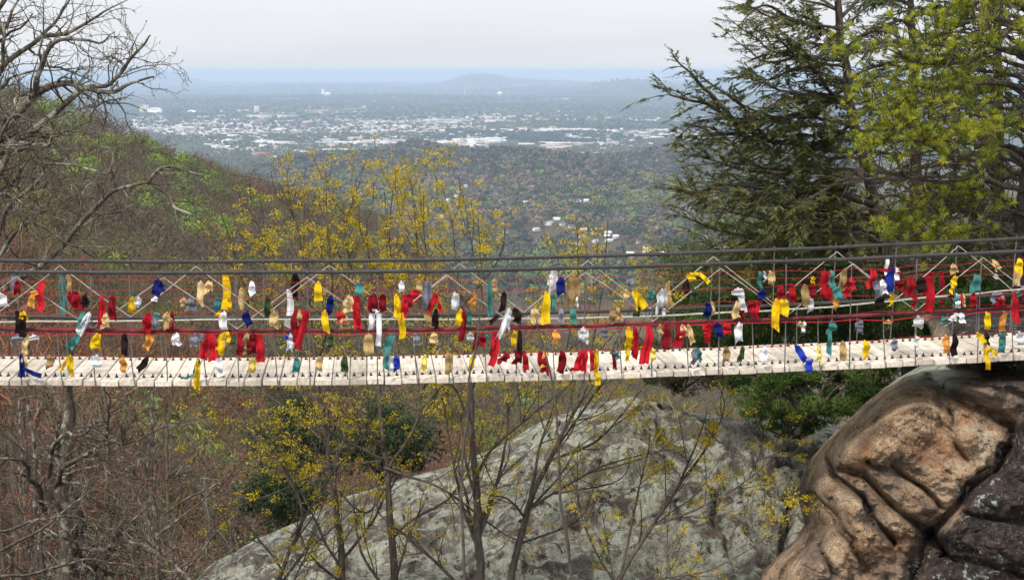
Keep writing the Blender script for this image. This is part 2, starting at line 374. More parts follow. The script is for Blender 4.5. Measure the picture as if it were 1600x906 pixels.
# foothill ridge and suburb woods
HOUSES = []
def ground_hit(px, py):
    d = ray(px, py); ts = np.exp(np.linspace(math.log(1500), math.log(60000), 1500)); p = d[None, :] / d[1] * ts[:, None]
    g = ground_z(p[:, 0], p[:, 1]); k = np.argmax(p[:, 2] < g); return np.array([p[k, 0], p[k, 1], g[k]])
hseeds = [(728, 292), (745, 297), (770, 293), (782, 295), (735, 308), (832, 293), (841, 300), (905, 316), (916, 314), (1086, 325), (1080, 328), (775, 340), (856, 352), (862, 347), (870, 344), (880, 352), (893, 356),
          (838, 360), (784, 352), (950, 366), (962, 373), (948, 371), (1076, 358), (1086, 362), (998, 380), (1010, 388), (1060, 392), (1072, 396), (930, 378), (905, 383), (760, 330), (748, 322), (815, 318), (803, 305), (718, 300),
          (970, 330), (1000, 345), (1040, 352), (985, 398), (1030, 402), (1100, 372), (1115, 385), (680, 300), (650, 310), (668, 322), (700, 315), (715, 330), (690, 340)]
hrs = random.Random(5)
for k in range(26): hseeds.append((hrs.uniform(640, 1140), hrs.uniform(300, 405)))
for (hx, hy) in hseeds: HOUSES.append((ground_hit(hx, hy + 2), hx, hy))
hp = np.array([h[0][:2] for h in HOUSES])
mb = MB()
x, y = sample_wood(30000, 1900, 6100, 330, 1330); z = ground_z(x, y); H = rng.uniform(15, 29, len(x)) * np.where(rng.random(len(x)) < 0.3, 0.65, 1)
k = (rng.random(len(x)) < np.clip(0.35 + (y / 6000) * 0.8, 0, 1)) & ~((CX + F * x / y < 430) & (y > 3000) & (rng.random(len(x)) < 0.7))
dd = np.array([np.min((hp[:, 0] - a) ** 2 + ((hp[:, 1] - b_) - 0) ** 2 * (0.12 if True else 1)) for a, b_ in zip(x, y)])
infront = np.array([np.any((abs(hp[:, 0] - a) < 14) & (hp[:, 1] - b_ > -16) & (hp[:, 1] - b_ < 115)) for a, b_ in zip(x, y)])
k &= ~infront
x, y, z, H = x[k], y[k], z[k], H[k]
k = visible(x, y, z, H); x, y, z, H = x[k], y[k], z[k], H[k]
rg = np.hypot(x, y)
SPECIES['bare'] = [(0.15, 0.12, 0.09), (0.12, 0.10, 0.085), (0.17, 0.12, 0.075), (0.10, 0.085, 0.075)]
SPECIES['green'] = [(0.10, 0.13, 0.045), (0.13, 0.17, 0.05), (0.075, 0.10, 0.045)]
SPECIES['dark'] = [(0.035, 0.05, 0.035), (0.05, 0.065, 0.04)]
col, s = pick_cols(x, y, 260, {'bare': 0.16, 'green': 0.10, 'dark': 0.02, 'olive': 0.0})
top = rg > 4500; tc2 = np.where((rng.random(len(x)) < 0.6)[:, None], np.array([0.036, 0.052, 0.036]), np.array([0.11, 0.085, 0.068]))
top = rg > 4100
col = np.where((top & (rng.random(len(x)) < 0.75))[:, None], tc2, col)
near = rg < 3400
fill_wood(mb, x[near], y[near], z[near], H[near], col[near], 60, 'leafy', 0.11, 0.09, False)
fill_wood(mb, x[~near], y[~near], z[~near], H[~near], col[~near], 30, 'leafy', 0.16, 0.13, False)
fw = mb.build('ridge_woods', M_FOREST); tag(fw, kind='stuff')
# valley woods
mb = MB()
x, y = sample_wood(26000, 6300, 24000, 100, 1450); x2, y2 = sample_wood(16000, 5900, 9500, 200, 1450); x3, y3 = sample_wood(9000, 6300, 11000, 760, 1200); x4, y4 = sample_wood(9000, 22000, 42000, 100, 1450); x = np.concatenate([x, x2, x3, x4]); y = np.concatenate([y, y2, y3, y4]); f = fbm(np.stack([x / 900, y / 900, x * 0], -1), 3, 77)
k = (f > -0.55); x, y = x[k], y[k]; z = ground_z(x, y); H = rng.uniform(12, 24, len(x)) * np.clip(y / 9000, 1, 2.2)
col, s = pick_cols(x, y, 1500, {'bare': -0.1, 'green': 0.1, 'dark': 0.25, 'olive': 0.0})
fill_wood(mb, x, y, z, np.minimum(H * np.clip(y / 9000, 1, 2), 42), col * 0.85, 12, 'leafy', 0.28, 0.2, False)
vw = mb.build('valley_woods', M_FOREST); tag(vw, kind='stuff')
# distant evergreen plantation belts
mb = MB()
for (p0, p1, yy0, yy1, n) in ((780, 990, 208, 224, 1500), (690, 780, 203, 210, 700), (560, 660, 250, 256, 0)):
    if n:
        pxs = rng.uniform(p0, p1, n); pys = rng.uniform(yy0, yy1, n); cxm = (p0 + p1) / 2; kk = abs(pxs - cxm) / (p1 - p0) * 2 + abs(pys - (yy0 + yy1) / 2) / (yy1 - yy0) * 1.2 + 0.5 * fbm(np.stack([pxs / 14, pys / 3, pxs * 0], -1), 3, 8) < 1.0; pxs, pys = pxs[kk], pys[kk]; n = len(pxs)
        D = np.array([ray(a, b_) * (-420 / ray(a, b_)[2]) for a, b_ in zip(pxs, pys)])
        fill_wood(mb, D[:, 0], D[:, 1], ground_z(D[:, 0], D[:, 1]), rng.uniform(14, 20, n), np.tile(np.array([[0.03, 0.05, 0.035]]), (n, 1)), 10, 'leafy', 0.35, 0.3, False)
pb = mb.build('pine_belt_woods', M_FOREST); tag(pb, kind='stuff')

# suburb houses
def house_mesh_wall(wd, dp, h, c):
    m = MB(); m.box((0, 0, h / 2), (wd / 2, 0, 0), (0, dp / 2, 0), (0, 0, h / 2), c)
    v = [(-wd / 2, -dp / 2, h), (wd / 2, -dp / 2, h), (-wd / 2, 0, h + dp * 0.32), (wd / 2, 0, h + dp * 0.32), (-wd / 2, dp / 2, h), (wd / 2, dp / 2, h)]
    m.add(v, [[0, 2, 4, 4], [1, 5, 3, 3]], c)
    for sx in (-0.3, 0, 0.3): m.box((wd * sx, -dp / 2 - 0.04, h * 0.55), (0.6, 0, 0), (0, 0.05, 0), (0, 0, 0.8), (0.05, 0.06, 0.07))
    return m
def house_mesh_roof(wd, dp, h, c):
    m = MB(); e = 0.6
    for s_ in (-1, 1):
        a = np.array([0, s_ * (dp / 4 + e / 2), h + dp * 0.16]); sl = unit([0, s_ * (dp / 2 + e), -dp * 0.32 - e * 0.6]); L_ = (dp / 2 + e) * 0.6
        m.box(a + np.array([0, 0, 0.15]), (wd / 2 + e, 0, 0), sl * L_, np.cross([1, 0, 0], sl) * 0.15, c)
    return m
WC = [('white', (0.75, 0.75, 0.73)), ('cream', (0.6, 0.54, 0.42)), ('pale grey', (0.5, 0.52, 0.54)), ('brick red', (0.3, 0.13, 0.09))]
RC = [('grey', (0.16, 0.16, 0.17)), ('pale grey', (0.4, 0.41, 0.43)), ('brown', (0.14, 0.1, 0.08)), ('white', (0.7, 0.7, 0.72))]
seenl = {}
def uniq(lbl, px):
    seenl.setdefault(lbl, []).append(px); return lbl
house_roots = []
for k, (p, hx, hy) in enumerate(HOUSES):
    wn, wc = WC[0 if k in (9, 7) else hrs.choices(range(4), (5, 3, 3, 1.2))[0]]; rn, rc = RC[hrs.choices(range(4), (3, 3, 2, 2))[0]]
    wd, dp, h = hrs.uniform(9, 16), hrs.uniform(7, 10), hrs.uniform(4, 6.5)
    root = empty('house', p); root.rotation_euler.z = hrs.uniform(-0.6, 0.6)
    o1 = house_mesh_wall(wd, dp, h, wc).build('wall', M_BUILD, root); o2 = house_mesh_roof(wd, dp, h, rc).build('roof', M_BUILD, root)
    house_roots.append((root, hx, hy, wn, rn))
ORD = ['first', 'second', 'third', 'fourth', 'fifth', 'sixth', 'seventh', 'eighth', 'ninth', 'tenth', 'eleventh', 'twelfth', 'thirteenth', 'fourteenth', 'fifteenth', 'sixteenth', 'seventeenth', 'eighteenth', 'nineteenth', 'twentieth']
def ordn(i): return ORD[i] if i < 20 else ('twenty-' + ORD[i - 20] if i < 29 else ('thirtieth' if i == 29 else 'thirty-' + ORD[i - 30] if i < 39 else 'fortieth' if i == 39 else 'forty-' + ORD[i - 40]))
bk = {}
for h in house_roots: bk.setdefault((h[3], h[4]), []).append(h)
for key, hs in bk.items():
    hs.sort(key=lambda q: q[1])
    for i, h in enumerate(hs):
        tag(h[0], f"{key[0]} house with {key[1]} roof among hill trees, {ordn(i)} such from the left", 'house', 'houses scattered through the suburb woods')

# ================================================================== CITY IN THE VALLEY
def plane_hit(px, py, z=-418): d = ray(px, py); return d * (z / d[2])
def bld(name, px0, px1, ytop, ybase, wall, roof, label, depth=None, kind='flat', group='city landmarks in the valley', parts=True):
    c = plane_hit((px0 + px1) / 2, ybase); Yd = c[1]; wd = (px1 - px0) / F * Yd; h = max(5, (ybase - ytop) / F * Yd)
    g = float(ground_z(c[0], c[1])); dp = depth or min(wd * 0.7, 120)
    if kind == 'shed': hw = max(7, h * 0.35)
    else: hw = h
    root = empty(name, (c[0], c[1] + dp / 2, g), label, 'building', group)
    m = MB(); m.box((0, 0, hw / 2), (wd / 2, 0, 0), (0, dp / 2, 0), (0, 0, hw / 2), wall)
    m.build('wall', M_BUILD, root); m2 = MB()
    if kind == 'dome':
        a, b_ = np.meshgrid(np.linspace(0, 2 * math.pi, 25), np.linspace(0, math.pi / 2, 8), indexing='ij')
        m2.add(np.stack([np.cos(a) * np.cos(b_) * wd * 0.5, np.sin(a) * np.cos(b_) * dp * 0.5, hw + np.sin(b_) * wd * 0.22], -1).reshape(-1, 3), grid_faces(25, 8), roof)
    elif kind == 'vault':
        a, b_ = np.meshgrid(np.linspace(0, math.pi, 17), [-dp / 2, dp / 2], indexing='ij')
        m2.add(np.stack([np.cos(a) * wd / 2, b_, hw + np.sin(a) * wd * 0.22], -1).reshape(-1, 3), grid_faces(17, 2), roof)
        v = np.array([(math.cos(q) * wd / 2, -dp / 2, hw + math.sin(q) * wd * 0.22) for q in np.linspace(0, math.pi, 17)] + [(0, -dp / 2, hw)])
        m2.add(v, [[q, q + 1, 17, 17] for q in range(16)], wall)
    else:
        m2.box((0, 0, hw + 0.6), (wd / 2 + 0.5, 0, 0), (0, dp / 2 + 0.5, 0), (0, 0, 0.55), roof)
        if kind == 'shed':
            for q in range(int(wd // 60)): m2.box((-wd / 2 + 30 + q * 60, dp * 0.1, hw + 2), (4, 0, 0), (0, dp * 0.25, 0), (0, 0, 1.0), (0.5, 0.5, 0.52))
    m2.build('roof', M_BUILD, root)
    return root
WH, TN, RD, GY, PK = (0.8, 0.8, 0.8), (0.5, 0.44, 0.35), (0.32, 0.14, 0.12), (0.42, 0.43, 0.46), (0.6, 0.48, 0.44)
LAND = [
 (218, 231, 164, 180, TN, TN, 'tall tan block at the left end of the city beside the vaulted hall', 'flat'),
 (230, 250, 172, 181, WH, WH, 'white hall with a curved roof at the far left of the city', 'vault'),
 (239, 272, 181, 188, TN, WH, 'long pale hall in front of the white curved-roof hall', 'shed'),
 (278, 297, 181, 188, WH, WH, 'wide white hall right of the curved-roof hall', 'shed'),
 (292, 306, 175, 181, RD, WH, 'small red drum building with a white domed roof', 'dome'),
 (278, 310, 193, 201, TN, WH, 'broad cream-walled warehouse below the red drum building', 'shed'),
 (240, 267, 198, 206, GY, WH, 'long white roof just above the wooded spur on the left', 'shed'),
 (320, 341, 199, 204, GY, WH, 'slim white-roofed shed right of the city avenue', 'shed'),
 (397, 405, 166, 180, TN, TN, 'tallest tan tower in the middle of the city', 'flat'),
 (382, 388, 171, 179, TN, GY, 'right one of two short tan towers left of the tallest', 'flat'),
 (372, 378, 171, 179, TN, GY, 'left one of two short tan towers left of the tallest', 'flat'),
 (386, 422, 180, 188, GY, PK, 'wide grey block under the tallest tan tower', 'flat'),
 (396, 416, 188, 193, RD, PK, 'brick-red block under the wide grey block', 'flat'),
 (432, 466, 181, 187, TN, PK, 'long tan building right of the tallest tan tower', 'flat'),
 (488, 512, 172, 178, RD, GY, 'dark red long block right of the city centre', 'flat'),
 (508, 516, 150, 157, WH, WH, 'white block at the foot of the distant white tower', 'flat'),
 (527, 602, 157, 161, WH, WH, 'very long thin white plant far out beyond the city', 'shed'),
 (377, 413, 229, 237, GY, WH, 'pale warehouse with a white roof behind the wooded spur', 'shed'),
 (342, 362, 219, 224, GY, WH, 'low white roof close above the spur treetops', 'shed'),
 (392, 420, 240, 247, RD, RD, 'dark red warehouse just behind the wooded spur', 'flat'),
 (420, 440, 241, 248, GY, WH, 'grey warehouse right of the dark red warehouse', 'shed'),
 (432, 478, 229, 241, WH, WH, 'big white warehouse left of the longest white warehouse', 'shed'),
 (490, 575, 225, 237, WH, WH, 'left half of the longest white warehouse row at the ridge foot', 'shed'),
 (578, 640, 226, 236, WH, WH, 'middle white warehouse of the long row above the ridge', 'shed'),
 (643, 692, 227, 234, WH, WH, 'right white warehouse of the long row above the ridge', 'shed'),
 (695, 755, 228, 234, TN, WH, 'last cream warehouse of the long row above the ridge', 'shed'),
 (450, 489, 243, 248, WH, WH, 'white flat warehouse at the ridge foot, lowest in the city', 'shed'),
 (602, 618, 219, 224, GY, WH, 'small white shed above the middle of the warehouse row', 'shed'),
 (730, 743, 217, 222, WH, WH, 'bright white square building above the cream warehouse', 'flat'),
 (810, 835, 222, 227, GY, WH, 'pale building left of the dark pine belt', 'shed'),
 (820, 848, 236, 240, WH, WH, 'thin white roof at the foot of the pine belt', 'shed'),
 (721, 752, 161, 164, WH, WH, 'thin bright white shed far out below the peaked hill', 'shed'),
 (688, 704, 166, 169, WH, WH, 'short pale shed left of the thin bright white shed', 'shed'),
 (643, 663, 162, 168, RD, RD, 'red building far out in the dark trees', 'flat'),
 (842, 872, 198, 203, WH, WH, 'long white roof left of the long pinkish shed', 'shed'),
 (880, 930, 198, 204, PK, PK, 'long pinkish shed above the pine belt', 'shed'),
 (878, 892, 157, 160, WH, WH, 'tiny white shed far right below the second hill', 'shed'),
 (470, 494, 187, 190, RD, WH, 'white roof with red walls right of the city centre', 'shed'),
 (470, 480, 194, 203, RD, RD, 'small bright red building among the city trees', 'flat'),
 (553, 580, 212, 216, GY, WH, 'white roof above the left half of the warehouse row', 'shed'),
]
for (a, b_, y0, y1, wc, rc, lb, kd) in LAND:
    bld('warehouse' if kd == 'shed' else 'city_building', a, b_, y0, y1, wc, rc, lb, kind=kd)
# distant white stack / tower and water tower
c = plane_hit(505, 156); root = empty('tower', (c[0], c[1], ground_z(c[0], c[1])), 'slim white tower standing alone beyond the city', 'tower')
m = MB(); hgt = 12 / F * c[1]; m.tube([(0, 0, 0), (0, 0, hgt * 0.6), (0, 0, hgt)], [hgt * 0.3, hgt * 0.2, hgt * 0.14], 12, WH, True); m.build('shaft', M_BUILD, root)
c = plane_hit(781, 157); root = empty('water_tower', (c[0], c[1], ground_z(c[0], c[1])), 'round white water tank on a short stem far out', 'water tower')
hgt = 10 / F * c[1]; m = MB(); m.tube([(0, 0, 0), (0, 0, hgt * 0.5)], [hgt * 0.2, hgt * 0.2], 12, WH); m.build('stem', M_BUILD, root)
a, b_ = np.meshgrid(np.linspace(0, 2 * math.pi, 25), np.linspace(-math.pi / 2, math.pi / 2, 12), indexing='ij'); m = MB()
m.add(np.stack([np.cos(a) * np.cos(b_) * hgt * 0.42, np.sin(a) * np.cos(b_) * hgt * 0.42, hgt * 0.7 + np.sin(b_) * hgt * 0.32], -1).reshape(-1, 3), grid_faces(25, 12), WH); m.build('tank', M_BUILD, root)
c = plane_hit(726.5, 149); root = empty('mast', (c[0], c[1], ground_z(c[0], c[1])), 'thin pale mast far out left of the water tank', 'mast')
m = MB(); hgt = 9 / F * c[1]; m.tube([(0, 0, 0), (0, 0, hgt)], [hgt * 0.09, hgt * 0.07], 8, WH, True); m.build('shaft', M_BUILD, root)
# ordinary city buildings
BC = [('white', WH, 6), ('cream', TN, 3), ('pinkish', PK, 3), ('grey', GY, 3), ('brick red', RD, 1.3)]
DIST = [(205, 420, 182, 212, 150, 'downtown on the left'), (300, 560, 183, 226, 150, 'the middle blocks'), (290, 470, 205, 240, 60, 'the lots behind the spur'), (560, 790, 186, 224, 190, 'blocks above the warehouse row'),
        (600, 800, 168, 186, 50, 'the outer blocks'), (330, 620, 168, 184, 60, 'the far outskirts'), (760, 1060, 184, 206, 170, 'the right-hand strip of the city'), (860, 1060, 206, 232, 45, 'lots by the pine belt'), (740, 900, 168, 184, 80, 'the pinkish housing slope'), (860, 1060, 236, 242, 36, 'the housing behind the ridge'), (430, 760, 222, 242, 60, 'the yards beside the warehouse row'), (1060, 1400, 180, 235, 110, 'blocks seen through the conifer')]
allb = []
crs = random.Random(3)
for (p0, p1, y0, y1, n, dn) in DIST:
    for k in range(n * 5 if n > 40 else n * 2):
        px, py = crs.uniform(p0, p1), crs.uniform(y0, y1)
        if px < 350 and py > 196 + (px - 200) * 0.25: py = crs.uniform(182, 196)
        c = plane_hit(px, py); wd = crs.uniform(14, 36) * (1 + crs.random() ** 4 * 3.5); nm, cc, _ = crs.choices(BC, [q[2] for q in BC])[0]
        allb.append((px, py, c, wd, wd * crs.uniform(0.4, 0.9), crs.uniform(5, 11) * (2.4 if crs.random() < 0.08 else 1), nm, cc, dn))
allb.sort(key=lambda q: -q[3] * q[5] / q[2][1])
cityrest = MB(); groups = {}
def bmesh_simple(m, ctr, wd, dp, h, wc, rc, rz):
    cz, sz = math.cos(rz), math.sin(rz); ax = np.array([cz, sz, 0]) * wd / 2; ay = np.array([-sz, cz, 0]) * dp / 2
    m.box(np.array(ctr) + [0, 0, h / 2], ax, ay, (0, 0, h / 2), wc); m.box(np.array(ctr) + [0, 0, h + 0.5], ax * 1.02, ay * 1.02, (0, 0, 0.45), rc)
for i, (px, py, c, wd, dp, h, nm, cc, dn) in enumerate(allb):
    rz = crs.uniform(-0.15, 0.15) + (0.35 if crs.random() < 0.3 else 0); g = float(ground_z(c[0], c[1]))
    roof = tuple(np.array(WH) * crs.uniform(0.55, 1.1)) if nm in ('white', 'grey') and crs.random() < 0.8 else (np.array(cc) * 0.9 if nm != 'brick red' else np.array(PK))
    if i < 225:
        m = MB(); bmesh_simple(m, (0, 0, 0), wd, dp, h, np.array(cc) * 0.8, roof, rz); o = m.build('city_building', M_BUILD); o.location = (c[0], c[1], g)
        groups.setdefault((nm, dn), []).append((px, o))
    else: bmesh_simple(cityrest, (c[0], c[1], g), wd, dp, h, np.array(cc) * 0.8, roof, rz)
for (nm, dn), gl in groups.items():
    gl.sort(key=lambda q: q[0])
    for k, (px, o) in enumerate(gl): tag(o, f"small {nm} building in {dn}" + (f", {ordn(k)} from the left" if len(gl) > 1 else f", the only {nm} one"), 'building', f"small {nm} buildings in {dn}")
o = cityrest.build('distant_city_blocks', M_BUILD); tag(o, kind='stuff')
# roads
m_road = m_plain('road_surface', (0.32, 0.32, 0.33), 0.9, 0.1, 0.15, 0.01)
def road(name, pts, wd):
    P_ = np.array([plane_hit(a, b_) for a, b_ in pts]); t_ = np.linspace(0, 1, len(pts)); tt = np.linspace(0, 1, 60)
    q = np.stack([np.interp(tt, t_, P_[:, k]) for k in range(2)], -1); tn = np.gradient(q, axis=0); tn /= np.linalg.norm(tn, axis=1)[:, None]; nn = np.stack([-tn[:, 1], tn[:, 0]], -1) * wd
    e = np.stack([q - nn, q + nn], 1); z = ground_z(e[..., 0], e[..., 1]).max(1, keepdims=True) + 1.5
    v = np.concatenate([e, np.repeat(z[..., None], 2, 1)], -1).reshape(-1, 3)
    tag(mesh_np(name, v, grid_faces(60, 2), m_road), kind='structure')
road('road_avenue', [(342, 242), (325, 215), (312, 198), (306, 188)], 14)
road('road_bypass', [(360, 210), (430, 205), (520, 200), (640, 206), (760, 197), (900, 204), (1060, 205)], 11)

# ================================================================== TREE GROWTH
def rot_about(v, ax, a):
    ax = unit(ax); return v * math.cos(a) + np.cross(ax, v) * math.sin(a) + ax * (ax @ v) * (1 - math.cos(a))
def wander(p, d, Ln, seg, wig, trop):
    n = max(3, int(Ln / seg) + 1); st = Ln / (n - 1); pts = [np.array(p, float)]; d = unit(d)
    for i in range(n - 1):
        d = unit(d + rng.normal(0, wig, 3) + np.array([0, 0, trop]) * st); pts.append(pts[-1] + d * st)
    return np.array(pts)
class Skel:
    def __init__(s): s.lines = []
    def limb(s, pts, r0, r1, lev): s.lines.append((np.array(pts), np.linspace(r0, r1, len(pts)), lev))
    def branch(s, pts, r0, r1, lev, cfg):
        """cfg: list per level: (count per metre, angle, length ratio, wig, trop, seg)"""
        s.limb(pts, r0, r1, lev)
        if lev >= len(cfg): return
        cpm, ang, lr, wig, trop, seg, tmin, rmax = cfg[lev]
        d = np.diff(pts, axis=0); ln = np.linalg.norm(d, axis=1); tot = ln.sum(); cum = np.concatenate([[0], np.cumsum(ln)])
        n = rng.poisson(cpm * tot) if cpm * tot < 400 else int(cpm * tot)
        for k in range(max(1, n)):
            tt = rng.uniform(tmin, 1.0); q = tt * tot; i = min(len(ln) - 1, np.searchsorted(cum, q) - 1); i = max(i, 0); fr = (q - cum[i]) / ln[i]
            p0 = pts[i] + d[i] * fr; dr = unit(d[i]); ax = rng.normal(size=3); ax = unit(ax - dr * (ax @ dr))
            dd = rot_about(dr, ax, math.radians(ang) * rng.uniform(0.7, 1.3))
            L2 = min(rmax, tot * lr * (1.15 - 0.75 * tt)) * rng.uniform(0.55, 1.25)
            if L2 < 0.04: continue
            rr_ = (r0 + (r1 - r0) * tt) * 0.55
            s.branch(wander(p0, dd, L2, seg, wig, trop), rr_, max(rr_ * 0.25, cfg[-1][-1] * 0 + MINR), lev + 1, cfg)
    def mesh(s, mb, c=None, k0=8):
        for pts, rad, lev in s.lines: mb.tube(pts, rad, k0 if lev == 0 else (5 if lev == 1 else 3), c)
MINR = 0.0015
def smooth_path(pp, n=8, wob=0.0):
    pp = np.array(pp, float); t_ = np.arange(len(pp)); tt = np.linspace(0, len(pp) - 1, (len(pp) - 1) * n + 1)
    out = np.zeros((len(tt), 3))
    ext = np.vstack([2 * pp[0] - pp[1], pp, 2 * pp[-1] - pp[-2]])
    for j, q in enumerate(tt):
        i = min(int(q), len(pp) - 2); u = q - i; p0, p1, p2, p3 = ext[i:i + 4]
        out[j] = 0.5 * ((2 * p1) + (-p0 + p2) * u + (2 * p0 - 5 * p1 + 4 * p2 - p3) * u * u + (-p0 + 3 * p1 - 3 * p2 + p3) * u ** 3)
    if wob: out[1:-1] += fbm(out[1:-1, :] * 3.0, 2, 5)[:, None] * np.array([wob, wob, wob * 0.6])
    return out
def pxpath(pts, n=5, wob=0.0): return smooth_path([P(a, b_, c_) for a, b_, c_ in pts], n, wob)

def m_bark(name, c1, c2, scale=(30, 30, 6), lich=None):
    m, t, b = mat(name, 0.9, 0.15); tc = N(t, 'ShaderNodeTexCoord'); o_ = tc.outputs['Object']
    n1 = nz(t, o_, 1.0, 6, 0.65, 0, scale)
    c = ramp(t, [(0.35, c1), (0.65, c2)], n1)
    if lich: c = mix(t, step(t, nz(t, o_, 5.0, 5, 0.6), 0.52, 0.62), c, lich)
    t.links.new(c, b.inputs['Base Color']); bp = N(t, 'ShaderNodeBump'); bp.inputs['Strength'].default_value = 0.8; bp.inputs['Distance'].default_value = 0.01
    t.links.new(n1, bp.inputs['Height']); t.links.new(bp.outputs[0], b.inputs['Normal']); return m
M_BARK_SAS = m_bark('young_tree_bark', (0.035, 0.028, 0.022), (0.12, 0.1, 0.08))
M_BARK_OAK = m_bark('grey_oak_bark', (0.035, 0.028, 0.022), (0.12, 0.098, 0.078), lich=(0.24, 0.23, 0.18))
M_BARK_PALE = m_bark('pale_twig_bark', (0.06, 0.045, 0.035), (0.17, 0.14, 0.115))
M_BARK_CON = m_bark('conifer_bark', (0.03, 0.024, 0.02), (0.10, 0.08, 0.065))

# ---- flowering trees behind and below the bridge
def blossoms(mb, pts, n, size):
    for p in pts:
        k = rng.integers(int(n * 0.6), int(n * 1.3)); d = rdirs(k); d[:, 2] = d[:, 2] * 0.65 + 0.1; rad = rng.uniform(0.3, 1, k) ** 0.6
        sz = size * rng.uniform(0.75, 1.35); c = p + d * (rad * sz)[:, None]
        da = rdirs(k) * sz * 0.20 * rng.uniform(0.7, 1.3, (k, 1)); db = np.cross(unit_rows(da), rdirs(k)) * sz * 0.12
        base = np.array([[0.46, 0.34, 0.010], [0.56, 0.42, 0.013], [0.40, 0.32, 0.015], [0.26, 0.24, 0.015]])[rng.choice(4, p=[.42, .28, .2, .1])]
        mb.quads(c, da, db, base * rng.uniform(0.75, 1.15, (k, 1)))
def unit_rows(a): return a / (np.linalg.norm(a, axis=1)[:, None] + 1e-12)
def flowering_tree(label, trunk, r0, limbs, cfg, dens, seed, size=0.052, shoots=()):
    global rng
    rng = np.random.default_rng(seed)
    base = P(*trunk[0]); r0 *= 0.8; root = empty('flowering_tree', base, label, 'tree', 'yellow-flowered trees by the bridge')
    s = Skel(); tp = pxpath(trunk, 6, 0.02); s.branch(tp, r0, max(r0 * 0.09, 0.004), 0, [(cfg[0][0] * 0.55,) + cfg[0][1:]] + cfg[1:])
    for lm in limbs:
        q = pxpath(lm[1:], 6, 0.02); s.branch(q, lm[0] * 0.8, max(lm[0] * 0.2, 0.003), 1, cfg)
    for (tx, ty, tY) in shoots:
        tip = P(tx, ty, tY); best = None
        for pts, rad, lev in s.lines:
            if lev > 1: continue
            d = tip - pts; ok = (d[:, 2] > 0.35) & (rad > 0.004); sc2 = np.linalg.norm(d * np.array([1.6, 1, 0.6]), axis=1) + np.where(ok, 0, 99); j = int(np.argmin(sc2))
            if best is None or sc2[j] < best[0]: best = (sc2[j], pts[j], rad[j])
        if best[0] > 50: continue
        b0 = best[1]; L_ = np.linalg.norm(tip - b0); mid = (b0 + tip) / 2 + np.array([(tip - b0)[0] * 0.28, 0, -0.06 * L_]) + rng.normal(0, 0.03, 3)
        s.branch(smooth_path([b0, mid, tip], 8, 0.015), min(best[2] * 0.7, 0.013), 0.0035, 1, [cfg[1], (7.5, 40, 0.30, 0.10, 1.2, 0.06, 0.2, 0.42), (5.0, 42, 0.4, 0.10, 1.2, 0.04, 0.3, 0.2)][:3])
    mb = MB(); s.mesh(mb, k0=9); under(root, mb.build('trunk', M_BARK_SAS, smooth=True))
    cp = []
    for pts, rad, lev in s.lines:
        if lev < 2: continue
        mid_ = proj(pts[len(pts) // 2]); up_ = 1.8 if mid_[1] < 430 and 350 < mid_[0] < 770 else 1.0
        Ln = np.linalg.norm(pts[-1] - pts[0]); n = rng.poisson(dens * Ln * up_)
        for q in range(n):
            t_ = rng.uniform(0.12, 0.86); i = min(int(t_ * (len(pts) - 1)), len(pts) - 2)
            cp.append(pts[i] + (pts[i + 1] - pts[i]) * rng.random() + rng.normal(0, 0.018, 3))
    mb = MB(); blossoms(mb, cp, 26, size); under(root, mb.build('blossoms', M_LEAF))
    return root, len(cp)
